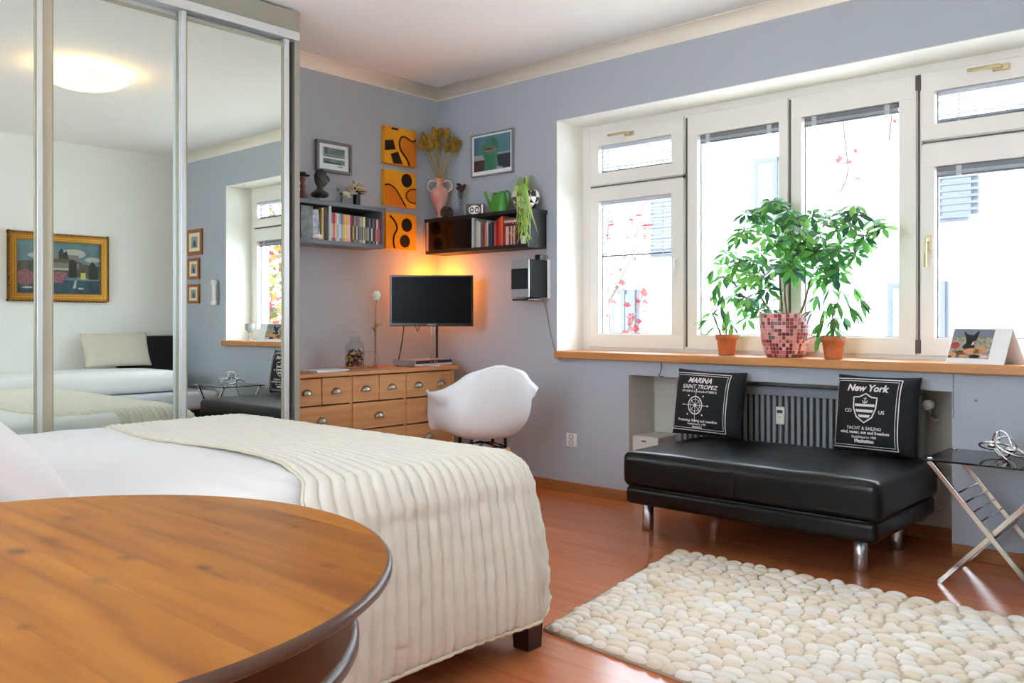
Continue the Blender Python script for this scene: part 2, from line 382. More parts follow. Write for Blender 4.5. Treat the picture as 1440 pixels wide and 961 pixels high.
vine('bare creeper with a few red leaves trailing outside the left and middle windows', [[(1.5, -.50, -3.5), (1.52, -.46, -1.5), (1.5, -.42, .6), (1.5, -.40, 1.2), (1.52, -.36, 1.6), (1.5, -.42, 2.1)], [(1.5, -.40, 1.2), (1.55, -.55, 1.5), (1.5, -.7, 1.75), (1.5, -.72, 2.0)], [(1.5, -.42, .8), (1.5, -.6, 1.0), (1.5, -.72, 1.25)], [(1.5, -.42, 2.1), (1.5, -.9, 2.95), (1.5, -1.6, 3.05), (1.5, -2.29, 2.9), (1.5, -2.29, 2.36), (1.52, -2.31, 2.04), (1.5, -2.27, 1.9)], [(1.5, -2.29, 2.9), (1.5, -2.6, 2.8), (1.5, -2.58, 2.2)]], 130, .05, [R1, R2], .034, 3)
vine('dense autumn creeper in yellow and red beyond the right end of the window', [[(1.6, -6.2+.12*k, -3.5), (1.6, -6.2+.12*k, .2), (1.6, -6.2+.12*k, 1.2), (1.62, -6.15+.12*k, 2.0), (1.6, -6.2+.12*k, 2.9)] for k in range(9)], 900, .10, [R1, R2, R3, R3, R4], .06, 6)
random.seed(11)

# ================================================================ WARDROBE
M_lam = mat('wardrobe_laminate_grey', (148, 142, 130), .5); M_stile = mat('satin_aluminium_stile', (206, 208, 206), .35, .35); M_beige = mat('beige_stile', (190, 182, 160), .4, .2); M_stile2 = mat('champagne_edge', (168, 164, 142), .35, .4)
T = thing('sliding_wardrobe', 'tall wardrobe with mirrored sliding doors and aluminium stiles on the left wall', 'wardrobe', (-2.8, -.32, 0))
b = NB(); box(b, -1.62, -1.59, -.655, -.002, 0, 2.655, bev=.001); part(T, 'side_panel', b, M_lam, True)
b = NB(); box(b, -4.07, -4.04, -.655, -.002, 0, 2.655, bev=.001); part(T, 'side_panel', b, M_lam, True)
b = NB(); box(b, -4.04, -1.62, -.60, -.01, 2.625, 2.65); box(b, -4.04, -1.62, -.03, -.01, .03, 2.62); box(b, -4.04, -1.62, -.60, -.01, 0, .03); part(T, 'carcass', b, M_lam, True)
b = NB(); box(b, -4.04, -1.605, -.66, -.64, 2.54, 2.655, bev=.001); part(T, 'top_fascia', b, M_lam, True)
b = NB(); box(b, -4.05, -1.603, -.675, -.60, 2.503, 2.546, bev=.002); box(b, -4.04, -1.62, -.60, -.57, 2.48, 2.55); part(T, 'top_rail', b, M_stile, True)
b = NB(); box(b, -4.04, -1.62, -.67, -.57, 0, .035); part(T, 'bottom_rail', b, M_stile, True)
for i, (x0, x1, y, wl, wr) in enumerate(((-4.04, -3.44, -.62, .03, .03), (-3.45, -2.840, -.65, .03, .022), (-2.838, -2.214, -.62, .045, .018), (-2.240, -1.657, -.65, .024, .03))):
    b = NB(); box(b, x0+.025, x1-.025, y, y+.006, .06, 2.467); d = part(T, 'sliding_door', b, M_mirror, True, label='mirror glass of a sliding door')
    b = NB()
    for xa, xb in ((x0, x0+wl), (x1-wr, x1)): box(b, xa, xb, y-.012, y+.018, .04, 2.50, bev=.003)
    part(d, 'stile', b, M_beige if i == 2 else M_stile, True)
    b = NB()
    for xa, xb in ((x0+wl, x0+wl+.007), (x1-wr-.007, x1-wr)): box(b, xa, xb, y-.008, y+.01, .04, 2.50)
    box(b, x0+wl, x1-wr, y-.008, y+.01, 2.462, 2.475); box(b, x0+wl, x1-wr, y-.008, y+.01, .04, .075); part(d, 'edge_profile', b, M_stile2, True)

# ================================================================ CHEST OF DRAWERS
M_ch = wood('alder_wood', (202, 148, 96), (184, 126, 78), axis=0, rough=.42, scale=4); M_chd = mat('drawer_gap', (96, 60, 38), .7)
M_cup = mat('antique_nickel', (150, 144, 130), .3, 1)
T = thing('chest_of_drawers', 'wide alder apothecary chest with metal cup handles below the television', 'chest', (-.87, -.21, 0))
b = NB(); box(b, -1.52, -.228, -.442, -.004, .734, .757, bev=.005); part(T, 'top', b, M_ch, True)
b = NB(); box(b, -1.495, -.255, -.40, -.006, .05, .733); part(T, 'body', b, M_chd, True)
b = NB()
for xa, xb in ((-1.50, -1.484), (-.275, -.25)): box(b, xa, xb, -.421, -.005, 0, .734)
for x in (-1.079, -.668): box(b, x-.009, x+.009, -.417, -.39, .03, .734)
box(b, -1.49, -.26, -.415, -.39, .02, .055); part(T, 'frame', b, M_ch, True)
def cup(bm, x, z, y=-.421):
    w_, d_, h_ = .034, .024, .030
    for sc_ in (1, .9):
        grid(bm, lambda u, v: (x - w_*sc_*math.cos(PI*u)*math.sin(PI/2*v), y - d_*sc_*math.sin(PI*u)*math.sin(PI/2*v), z - .012 + h_*sc_*math.cos(PI/2*v)), 16, 8)
    tube(bm, [(x - w_*math.cos(PI*k/12)*1.0, y - d_*math.sin(PI*k/12), z-.012) for k in range(13)], .0018, 5)
    box(bm, x-w_-.004, x+w_+.004, y-.0012, y+.002, z-.015, z-.009, bev=.0005); return bm
rows = [(.575, .730), (.412, .570), (.242, .407), (.06, .237)]
for ci, (xa, xb) in enumerate(((-1.484, -1.088), (-1.070, -.677), (-.659, -.277))):
    for ri, (z0, z1) in enumerate(rows):
        xm = (xa+xb)/2; two = ri == 0
        spans = [(xa, xm-.0015), (xm+.0015, xb)] if (two and ci < 2) else [(xa, xb)]
        for s0, s1 in spans:
            b = NB(); box(b, s0+.001, s1-.001, -.422, -.40, z0+.002, z1-.002, bev=.002); d = part(T, 'drawer', b, M_ch, True)
            hs = [(s0+s1)/2] if not (two and ci == 2) else [s0+.10, s1-.09]
            for hx in hs: part(d, 'cup_handle', cup(NB(), hx, (z0+z1)/2), M_cup, True)

# ================================================================ WALL SHELVES
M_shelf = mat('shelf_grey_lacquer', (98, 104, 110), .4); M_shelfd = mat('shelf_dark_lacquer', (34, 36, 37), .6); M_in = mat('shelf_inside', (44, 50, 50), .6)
T = thing('wall_shelf', 'grey open wall shelf box holding disc cases, left of the yellow canvases', 'shelf', (-1.12, -.1, 1.508))
b = NB(); box(b, -1.575, -.64, -.205, -.002, 1.742, 1.768, bev=.002); part(T, 'top_board', b, M_shelf, True)
b = NB(); box(b, -1.575, -.655, -.20, -.002, 1.508, 1.534, bev=.002); part(T, 'bottom_board', b, M_shelf, True)
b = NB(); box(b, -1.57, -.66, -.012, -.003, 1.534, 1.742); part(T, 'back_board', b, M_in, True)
b = NB(); box(b, -.672, -.656, -.20, -.003, 1.534, 1.742); part(T, 'side_board', b, M_shelf, True)
b = NB(); box(b, -1.075, -1.057, -.197, -.012, 1.534, 1.742); part(T, 'divider', b, mat('divider_light', (196, 204, 198), .5), True)
T = thing('wall_shelf', 'dark wall shelf with a black door, beside the corner on the window wall', 'shelf', (-.1, -.53, 1.508))
b = NB(); box(b, -.185, -.002, -1.01, -.062, 1.722, 1.745, bev=.002); part(T, 'top_board', b, M_shelfd, True)
b = NB(); box(b, -.18, -.002, -1.0, -.068, 1.505, 1.528, bev=.002); part(T, 'bottom_board', b, M_shelfd, True)
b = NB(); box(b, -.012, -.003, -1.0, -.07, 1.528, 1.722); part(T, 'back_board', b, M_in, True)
b = NB(); box(b, -.18, -.003, -1.0, -.985, 1.528, 1.722); part(T, 'side_board', b, M_shelfd, True)
b = NB(); box(b, -.18, -.003, -.082, -.068, 1.528, 1.722); part(T, 'side_board', b, M_shelfd, True)
b = NB(); box(b, -.178, -.012, -.528, -.512, 1.528, 1.722); part(T, 'divider', b, mat('divider_light', (196, 204, 198), .5), True)
b = NB(); box(b, -.186, -.176, -.508, -.105, 1.53, 1.72, bev=.001); d = part(T, 'door', b, mat('black_gloss', (14, 12, 12), .12), True)
b = NB(); box(b, -.190, -.176, -.103, -.083, 1.528, 1.722, bev=.002); part(d, 'handle_strip', b, M_steel, True)
# discs and books
def spine_mat(c):
    k = 'cover_%02x%02x%02x' % c; return mat(k, c, .45)
M_page = mat('paper_pages', (226, 220, 204), .8)
ORD = ['first', 'second', 'third', 'fourth', 'fifth', 'sixth', 'seventh', 'eighth', 'ninth', 'tenth', 'eleventh', 'twelfth', 'thirteenth', 'fourteenth', 'fifteenth', 'sixteenth', 'seventeenth', 'eighteenth', 'nineteenth', 'twentieth', 'twenty-first', 'twenty-second', 'twenty-third', 'twenty-fourth', 'twenty-fifth', 'twenty-sixth', 'twenty-seventh', 'twenty-eighth', 'twenty-ninth', 'thirtieth']
def disc_case(x, wd, h, c, c2, label, depth=.135, tilt=0):
    T = thing('disc_case', label, 'disc case', (x+wd/2, -.185+depth/2, 1.534), group='disc cases on the left wall shelf')
    b = NB(); box(b, x+.0005, x+wd-.0005, -.185, -.185+depth, 1.5345, 1.534+h, bev=.001); part(T, 'case', b, spine_mat(c), True)
    b = NB(); box(b, x+.002, x+wd-.002, -.1858, -.185, 1.534+h*.12, 1.534+h*.62); part(T, 'spine_label', b, spine_mat(c2), True)
seq = [('lilac', (150, 130, 170), (220, 214, 224)), ('crimson', (178, 46, 62), (226, 150, 110)), ('salmon', (224, 130, 104), (240, 200, 170)), ('white', (222, 226, 224), (160, 190, 200)), ('pale blue', (150, 190, 202), (226, 236, 236)), ('steel blue', (92, 134, 150), (170, 200, 206)), ('orange', (222, 142, 84), (240, 196, 130)), ('yellow', (236, 196, 92), (250, 224, 150)), ('peach', (232, 172, 122), (246, 214, 180)), ('pink', (226, 178, 168), (240, 214, 206)), ('red', (176, 44, 46), (60, 20, 24)), ('dark purple', (72, 44, 66), (190, 180, 60)), ('grey', (150, 148, 140), (60, 60, 58)), ('brown', (122, 96, 70), (190, 180, 160)), ('mauve', (132, 116, 140), (70, 60, 90)), ('silver', (170, 174, 178), (90, 96, 104)), ('mustard', (196, 176, 92), (90, 80, 50)), ('cream', (232, 224, 206), (150, 140, 130)), ('black', (34, 32, 34), (150, 140, 110)), ('charcoal', (58, 56, 58), (180, 180, 176)), ('blue grey', (104, 116, 128), (40, 44, 50)), ('black and white', (28, 28, 30), (220, 220, 216)), ('taupe', (128, 112, 98), (60, 52, 46)), ('dark', (44, 40, 42), (170, 60, 60)), ('pale grey', (206, 200, 196), (150, 120, 110)), ('ruby red', (186, 34, 66), (220, 90, 110))]
x = -1.052; wd = .0142
for i, (nm, c, c2) in enumerate(seq):
    disc_case(x, wd, .172 - .012*(i/25) + random.uniform(-.002, .002), c, c2, f'{nm} disc case, {ORD[i]} from left in the row on the left shelf'); x += wd+.0003
def book(y, wd, h, c, label, d=.12, name='book', tilt=0, xf=-.17):
    T = thing(name, label, 'book', (xf+d/2, y-wd/2, 1.528), group='books on the right wall shelf')
    b = NB(); box(b, -d/2, d/2, -wd/2+.0005, wd/2-.0005, 0.0005, h, bev=.0015); 
    M = Matrix.Rotation(tilt, 4, 'X'); b.transform(Matrix.Translation((0, 0, abs(math.sin(tilt))*wd/2)) @ M); part(T, 'cover', b, spine_mat(c))
    b = NB(); box(b, -d/2+.003, d/2+.0, -wd/2+.002, wd/2-.002, h-.0008, h+.0006); b.transform(Matrix.Translation((0, 0, abs(math.sin(tilt))*wd/2)) @ M); part(T, 'pages', b, M_page)
bk = [('pale grey box file', .022, .172, (196, 196, 188)), ('white', .014, .165, (220, 218, 210)), ('brown patterned', .020, .160, (116, 88, 84)), ('plum', .016, .150, (92, 60, 84)), ('orange topped grey', .017, .150, (216, 120, 76)), ('light grey', .012, .168, (180, 188, 190)), ('navy', .020, .150, (44, 56, 84)), ('dark grey', .013, .158, (70, 72, 76)), ('black', .015, .150, (26, 26, 30)), ('pink and black', .013, .145, (186, 92, 92)), ('deep red', .022, .165, (152, 30, 34)), ('scarlet', .020, .176, (206, 52, 40)), ('tall orange', .016, .184, (222, 110, 56))]
y = -.545
for i, (nm, wd, h, c) in enumerate(bk):
    book(y, wd, h, c, f'{nm} book standing {ORD[i]} from the left on the right wall shelf'); y -= wd+.0012
y -= .004
sm = [('dark red', (134, 34, 44)), ('rose', (196, 92, 100)), ('cream', (222, 206, 190)), ('pink', (216, 150, 150)), ('maroon', (110, 34, 44)), ('pale pink', (226, 186, 180)), ('brick red', (172, 70, 60)), ('beige', (200, 180, 160)), ('mulberry', (120, 44, 66))]
y1_ = y
for i, (nm, c) in enumerate(sm):
    book(y, .0115, .118, c, f'small {nm} disc case standing {ORD[i]} from the left beneath the flat stack', name='small_disc_case', d=.11); y -= .0122
for k, (nm, c) in enumerate((('black', (30, 30, 32)), ('red', (178, 40, 44)), ('white', (214, 210, 204)), ('grey', (120, 118, 116)))):
    b = NB(); z = 1.528+.1195+k*.0115; box(b, -.165, -.04, y+.004, y1_-.003, z, z+.0105, bev=.001)
    solo('flat_disc_case', b, spine_mat(c), f'{nm} disc case lying flat, {["lowest", "second lowest", "second highest", "highest"][k]} of the stack on the small upright cases', 'disc case', group='disc cases lying flat on the right shelf')
# left section of the left shelf
b = NB(); xbox(b, (.085, .012, .195), Matrix.Translation((-1.222, -.178, 1.534+.0985)) @ Matrix.Rotation(.05, 4, 'Z'), bev=.001)
solo('picture_book', b, mottled('mottled_grey_cover', (98, 106, 106), (140, 142, 140), 22), 'large grey mottled book cover facing outward at the left end of the left shelf', 'book')
b = NB(); xbox(b, (.055, .003, .18), Matrix.Translation((-1.147, -.165, 1.534+.092)) @ Matrix.Rotation(-.1, 4, 'Y'), 0)
solo('postcard', b, mottled('pale_card', (226, 232, 240), (140, 160, 176), 30), 'pale blue and white card standing between the grey book and the yellow one', 'card')
b = NB(); ell(b, (-1.158, -.188, 1.556), (.022, .012, .014)); ell(b, (-1.178, -.188, 1.548), (.012, .010, .012)); ell(b, (-1.135, -.188, 1.552), (.02, .011, .017)); ell(b, (-1.14, -.186, 1.570), (.008, .008, .012))
solo('white_ornament', b, M_white, 'small lumpy white ornament lying in front of the pale card', 'ornament')
for x, wd, c, nm in ((-1.118, .016, (196, 172, 110), 'yellow'), (-1.101, .010, (30, 30, 32), 'black'), (-1.090, .009, (100, 88, 76), 'brown')):
    b = NB(); box(b, x, x+wd-.001, -.185, -.05, 1.5345, 1.728, bev=.001); solo('tall_book', b, spine_mat(c), f'tall {nm} book standing against the pale divider of the left shelf', 'book', group='tall books left of the divider')

# ================================================================ ON THE LEFT SHELF TOP
ZT = 1.768
def bust():
    T = thing('head_sculpture', 'dark grey head and shoulders sculpture on a small stand on the left shelf', 'sculpture', (-1.075, -.105, ZT), -.5)
    b = NB(); box(b, -.035, .035, -.028, .028, 0, .012, bev=.003); tube(b, [(0, 0, .01), (0, 0, .04)], .006); part(T, 'stand', b, M_steel)
    m = mat('dark_bronze_clay', (58, 62, 60), .5); b = NB()
    vs = [((0, 0, .04), .03), ((0, 0, .062), .03), ((0, .0, .085), .022), ((.004, 0, .115), .026), ((.004, 0, .145), .036), ((0, 0, .175), .037), ((-.004, 0, .192), .022)]
    lathe(b, [(.0, .036), (.055, .036), (.072, .046), (.062, .062), (.030, .078), (.023, .092), (.026, .105), (.034, .118), (.039, .14), (.040, .165), (.033, .188), (.018, .202), (0, .206)], sx=.78, sy=1.0)
    for v in b.verts:
        if v.co.z > .1: v.co.x = v.co.x*1.25 + .004; v.co.y *= .88
        if v.co.z > .1 and v.co.z < .13 and v.co.x > 0: v.co.x += .006
    ell(b, (.052, 0, .142), (.008, .006, .014)); ell(b, (.044, 0, .123), (.006, .013, .005)); ell(b, (.043, .015, .158), (.008, .012, .004)); ell(b, (.043, -.015, .158), (.008, .012, .004))
    ell(b, (.0, .036, .145), (.010, .005, .014)); ell(b, (.0, -.036, .145), (.010, .005, .014)); part(T, 'head', b, m)
bust()
T = thing('hatted_figurine', 'brown figurine wearing a dark wide brimmed hat at the left end of the shelf', 'figurine', (-1.195, -.10, ZT))
b = NB(); lathe(b, [(0, 0), (.028, 0), (.024, .03), (.012, .07), (.018, .09), (.010, .105), (.016, .12), (.018, .135), (.012, .15), (0, .152)]); part(T, 'body', b, mat('terracotta_brown', (112, 74, 58), .6))
b = NB(); lathe(b, [(0, .148), (.042, .150), (.044, .155), (.022, .158), (.018, .172), (0, .175)]); part(T, 'hat', b, mat('dark_felt', (44, 30, 30), .8))
T = thing('wire_figurine', 'tiny dark stick figurine holding a ball aloft between sculpture and flower posy', 'figurine', (-.925, -.12, ZT))
b = NB(); tube(b, [(-.008, 0, .0), (0, 0, .03), (0, 0, .062)], .0028, 6); tube(b, [(.008, 0, 0), (0, 0, .03)], .0028, 6); tube(b, [(0, 0, .05), (-.018, 0, .075)], .002, 6); tube(b, [(0, 0, .05), (.012, 0, .04)], .002, 6); ell(b, (0, 0, .07), (.009, .009, .010)); ell(b, (0, 0, .035), (.006, .005, .012)); part(T, 'body', b, mat('pewter', (88, 92, 92), .4, .6))
b = NB(); ell(b, (-.024, 0, .092), (.010, .010, .011)); part(T, 'ball', b, mat('ball_olive', (122, 122, 88), .5))
def posy():
    T = thing('flower_figurine', 'black vase shaped ornament topped with cream, pink and black petals at the shelf end', 'ornament', (-.80, -.11, ZT)); T.scale = (1.35, 1.35, 1.1)
    b = NB(); box(b, -.022, .022, -.016, .016, 0, .008, bev=.002); box(b, -.014, .014, -.012, .012, .008, .072, bev=.004); part(T, 'stem_base', b, M_black)
    rnd = random.Random(5); b = NB(); b2 = NB()
    for k in range(26):
        a = rnd.uniform(0, 2*PI); r = rnd.uniform(.005, .05); z = .075 + .055*rnd.random()*(1-r*12) + .02
        q = V((math.cos(a), .5*math.sin(a), rnd.uniform(-.2, .8))).to_track_quat('X', 'Z').to_matrix()
        ell(b, (r*math.cos(a)*1.2, r*math.sin(a)*.6, z), (.016, .010, .004), q, 8, rnd.choice((0, 0, 1, 2)))
    ell(b, (-.062, 0, .068), (.022, .012, .014), None, 8, 0); ell(b, (-.05, 0, .055), (.016, .01, .012), None, 8, 0)
    part(T, 'petals', b, [mat('petal_cream', (226, 218, 180), .6), mat('petal_pink', (208, 140, 132), .6), mat('petal_yellow', (214, 190, 110), .6)])
    for (p0, p1) in (((0, 0, .09), (.062, 0, .095)), ((-.01, 0, .1), (-.022, 0, .152)), ((.01, 0, .08), (.05, 0, .08)), ((0, 0, .07), (-.04, 0, .062))): tube(b2, [p0, p1], .004, 6, radii=[.006, .002])
    part(T, 'black_leaves', b2, M_black)
posy()

# ================================================================ PICTURES ON THE WALLS
def fr_left(x0, z0, wd, h, y):     # a picture on the left wall: u to +X, v down
    return lambda u, v, w_: (x0+u*wd, y-w_, z0+(1-v)*h)
def fr_right(y0, z0, wd, h, x):    # on the window wall: u to -Y
    return lambda u, v, w_: (x-w_, y0-u*wd, z0+(1-v)*h)
def fr_far(x0, z0, wd, h, y):      # on the far wall seen in the mirror: u to +X
    return lambda u, v, w_: (x0+u*wd, y+w_, z0+(1-v)*h)
def framed(name, label, fr, thick, d, Mf, pm, shapes, mat_in=0, cat='picture', mb=(0, 0, 0, 0), M_mat=None, aspect=1, extra=None):
    c = fr(.5, 1, 0); T = thing(name, label, cat, c)
    b = NB(); tu = thick*aspect; tv = thick
    for q in ((0, 1, 0, tv), (0, 1, 1-tv, 1), (0, tu, tv, 1-tv), (1-tu, 1, tv, 1-tv)):
        prism(b, [(q[0], q[2]), (q[1], q[2]), (q[1], q[3]), (q[0], q[3])], fr, d)
    part(T, 'frame', b, Mf, True)
    if extra: extra(T, fr)
    b = NB(); prism(b, [(tu*.9, tv*.9), (1-tu*.9, tv*.9), (1-tu*.9, 1-tv*.9), (tu*.9, 1-tv*.9)], fr, d*.5); part(T, 'mat_board' if M_mat else 'canvas', b, M_mat or pm[0], True)
    b = NB()
    for k, (mi, poly) in enumerate(shapes): prism(b, poly, fr, d*.5+.0006+.00012*k, mi)
    part(T, 'picture', b, pm, True); return T
def rect(a, b_, c, d): return [(a, b_), (c, b_), (c, d), (a, d)]
p_teal = mottled('print_teal', (122, 150, 150), (90, 112, 116), 18); p_grey = mat('print_grey', (150, 156, 156), .7); p_dark = mat('print_dark', (70, 84, 86), .7); M_mb = mat('passepartout_white', (232, 234, 232), .8)
framed('framed_print', 'small print with two teal bands in a broad grey frame above the sculpture', fr_left(-1.041, 1.98, .266, .194*1.0, -.002), .085, .03, mat('frame_grey', (112, 114, 118), .45), [p_teal, p_grey, p_dark],
       [(0, rect(.20, .20, .82, .50)), (0, rect(.20, .56, .82, .72)), (2, rect(.24, .66, .70, .71)), (1, rect(.62, .76, .76, .80)), (2, rect(.26, .23, .31, .47)), (1, rect(.20, .42, .82, .46))], M_mat=M_mb, aspect=.73)
g1 = mottled('print_sky_teal', (96, 140, 150), (70, 112, 126), 5, stretch=(1, 1, .4)); g2 = mottled('hood_green', (70, 132, 104), (44, 100, 82), 9); g3 = mat('print_brown', (72, 50, 46), .7); g4 = mat('print_navy', (52, 60, 72), .7); g5 = mat('print_skin', (150, 110, 90), .7); g6 = mat('print_haze', (150, 160, 164), .7)
framed('framed_print', 'picture of a green hooded figure in a thin silver frame above the watering can', fr_right(-.347, 2.02, .383, .285, -.002), .03, .022, mat('frame_silver', (150, 152, 156), .35, .3), [g1, g2, g3, g4, g5, g6],
       [(0, rect(.06, .07, .93, .88)), (5, rect(.06, .50, .93, .64)), (2, rect(.06, .62, .40, .88)), (3, rect(.60, .54, .93, .86)), (1, [(.30, .88), (.32, .6), (.25, .45), (.27, .28), (.36, .15), (.48, .12), (.60, .17), (.67, .32), (.66, .45), (.62, .58), (.66, .88)]), (4, disc(.45, .40, .15, .05)), (2, disc(.42, .38, .10, .02)), (5, [(.62, .8), (.75, .84), (.76, .88), (.6, .88)])], M_mat=M_mb, aspect=.75)
y1c, o1c, k1c = mat('canvas_yellow', (240, 166, 20), .6), mat('canvas_orange', (222, 124, 18), .6), mat('canvas_black', (28, 24, 20), .6)
y1c = mottled('canvas_yellow_paint', (240, 168, 22), (230, 146, 16), 5); o1c = mottled('canvas_orange_paint', (222, 128, 20), (206, 110, 18), 6)
def canvas(label, z0, h, shapes, x0=-.513, wd=.277):
    fr = fr_left(x0, z0, wd, h, -.002); T = thing('canvas', label, 'painting', fr(.5, 1, 0), group='yellow and black canvases in the corner'); d = .032
    b = NB(); box(b, x0, x0+wd, -.034, -.002, z0, z0+h, bev=.002); part(T, 'stretched_canvas', b, y1c, True)
    b = NB(); lay = {1: .0325, 2: .0332, 3: .0328}
    for k, (mi, poly) in enumerate(shapes): prism(b, poly, fr, lay[mi]+.00006*k, {1: 0, 2: 1, 3: 2}[mi])
    part(T, 'painted_shapes', b, [o1c, k1c, mat('canvas_brown', (120, 70, 20), .6)], True)
S = lambda pts, w_: [(2, q) for q in stroke(smooth_line(pts), w_)]
c1 = smooth_line([(1, .24), (.86, .30), (.66, .22), (.52, .25), (.46, .42), (.52, .62), (.70, .82), (.78, 1)])
canvas('topmost of the three yellow canvases, with tilted black squares', 2.098, .247, [(1, [tuple(p) for p in c1] + [(1, 1)])] + S([(.995, .24), (.86, .30), (.66, .22), (.52, .25), (.46, .42), (.52, .62), (.70, .82), (.78, .99)], .045) + [(2, [(.01, .40), (.26, .35), (.33, .60), (.01, .67)]), (2, [(.19, .74), (.41, .65), (.56, .97), (.27, .99)]), (2, rect(.22, .02, .42, .075))])
c2 = smooth_line([(0, .44), (.16, .42), (.34, .52), (.50, .74), (.66, .99)]); c3 = smooth_line([(1, .46), (.84, .47), (.70, .58), (.68, .72), (.80, .84), (1, .86)])
canvas('middle of the three yellow canvases, one black disc at the top', 1.818, .238, [(1, [tuple(p) for p in c2] + [(.01, .99)]), (1, [tuple(p) for p in c3])] + S([(.01, .44), (.16, .42), (.34, .52), (.50, .74), (.66, .99)], .04) + S([(.99, .46), (.84, .47), (.70, .58), (.68, .72), (.80, .84), (.99, .86)], .03) + [(2, disc(.69, .24, .165, .19))])
canvas('lowest of the three yellow canvases, two black discs', 1.530, .240, S([(.12, .08), (.28, .22), (.36, .42), (.26, .62), (.24, .80), (.28, .98)], .05) + [(2, disc(.68, .30, .175, .19)), (2, disc(.62, .76, .165, .18))], x0=-.500, wd=.264)
# gold framed painting (seen in the mirror)
M_gold = mat('gilt_frame', (168, 112, 36), .4, .6); M_gold2 = mottled('gilt_dark', (70, 46, 24), (140, 100, 44), 60, metal=.5)
def gold_extra(T, fr):
    b = NB(); rnd = random.Random(2)
    n = 40
    for k in range(n):
        t = k/n
        for (u, v) in ((t, .01), (t, .99), (.007, t), (.993, t)): ell(b, fr(u, v, .03), (.014, .016, .012), None, 6)
    part(T, 'carved_rim', b, M_gold2, True)
    b = NB()
    for a, c in ((.055, .012), (.085, .009)):
        for q in ((a*.7, 1-a*.7, a, a+c), (a*.7, 1-a*.7, 1-a-c, 1-a)): prism(b, [(q[0], q[2]), (q[1], q[2]), (q[1], q[3]), (q[0], q[3])], fr, .046)
        for q in ((a*.7, a*.7+c*.7), (1-a*.7-c*.7, 1-a*.7)): prism(b, [(q[0], a), (q[1], a), (q[1], 1-a), (q[0], 1-a)], fr, .046)
    part(T, 'beading', b, mat('gilt_bright', (206, 156, 66), .35, .7), True)
s1 = mottled('oil_sky', (112, 140, 142), (86, 114, 122), 6); s2 = mat('oil_cloud', (176, 176, 160), .6); s3 = mottled('oil_hill', (92, 90, 78), (70, 72, 62), 20); s4 = mottled('oil_river', (60, 84, 96), (40, 62, 74), 12); s5 = mottled('oil_blossom', (160, 104, 110), (120, 80, 86), 40); s6 = mat('oil_dark', (44, 50, 42), .6); s7 = mat('oil_yellow', (190, 186, 90), .6); s8 = mat('oil_stone', (130, 116, 104), .6)
framed('gilt_framed_painting', 'river and hilltop oil painting in an ornate gilt frame above the daybed', fr_far(-1.58, 1.22, .874, .605, YB+.002), .115, .04, M_gold, [s1, s2, s3, s4, s5, s6, s7, s8],
       [(0, rect(.09, .12, .91, .88)), (1, disc(.65, .28, .12, .07)), (1, disc(.28, .33, .10, .04)), (1, disc(.84, .36, .08, .04)), (2, [(.09, .60), (.09, .42), (.25, .40), (.40, .38), (.50, .34), (.62, .36), (.78, .44), (.91, .46), (.91, .64)]), (7, rect(.40, .30, .70, .36)), (5, [(.50, .36), (.50, .26), (.53, .20), (.55, .27), (.58, .24), (.60, .36)]), (7, rect(.34, .42, .70, .50)), (1, rect(.36, .50, .60, .53)), (5, [(.60, .64), (.60, .40), (.64, .36), (.68, .42), (.68, .64)]), (5, [(.80, .66), (.80, .46), (.84, .38), (.89, .48), (.90, .66)]), (4, [(.09, .80), (.09, .58), (.16, .52), (.24, .60), (.32, .66), (.32, .80)]), (4, rect(.40, .56, .58, .68)), (3, rect(.09, .68, .91, .88)), (4, disc(.16, .70, .07, .07)), (6, rect(.72, .56, .77, .66)), (1, [(.66, .68), (.68, .68), (.67, .80), (.64, .80)]), (1, disc(.72, .80, .03, .015)), (1, disc(.18, .80, .05, .015)), (4, rect(.44, .68, .54, .72))], aspect=.69, extra=gold_extra)
M_fw = wood('frame_cherry', (168, 100, 54), (146, 80, 40), axis=2)
for (y0, z0, wd, h, lb) in ((-4.60, 1.685, .30, .25, 'topmost and largest of three small cherry wood frames beside the window'), (-4.655, 1.45, .225, .205, 'middle one of three small cherry wood frames beside the window'), (-4.655, 1.215, .225, .185, 'lowest of three small cherry wood frames beside the window')):
    framed('small_picture', lb, fr_right(y0, z0, wd, h, -.002), .14, .018, M_fw, [p_grey, p_dark, p_teal], [(0, rect(.30, .28, .70, .72)), (1, [(.38, .72), (.42, .5), (.5, .4), (.58, .52), (.62, .72)]), (2, rect(.30, .66, .70, .72))], M_mat=mat('mat_cream', (236, 226, 190), .8), aspect=h/wd)
T = thing('entry_phone', 'white wall mounted intercom handset beside the small cherry wood frames', 'intercom', (-.02, -4.33, 1.19))
b = NB(); box(b, -.03, -.002, -4.45, -4.30, 1.20, 1.42, bev=.006); part(T, 'base', b, mat('intercom_grey', (176, 178, 180), .5), True)
b = NB(); box(b, -.052, -.032, -4.345, -4.295, 1.22, 1.40, bev=.008); box(b, -.062, -.028, -4.35, -4.29, 1.38, 1.43, bev=.010); box(b, -.062, -.028, -4.35, -4.29, 1.19, 1.24, bev=.010); part(T, 'handset', b, M_white, True)

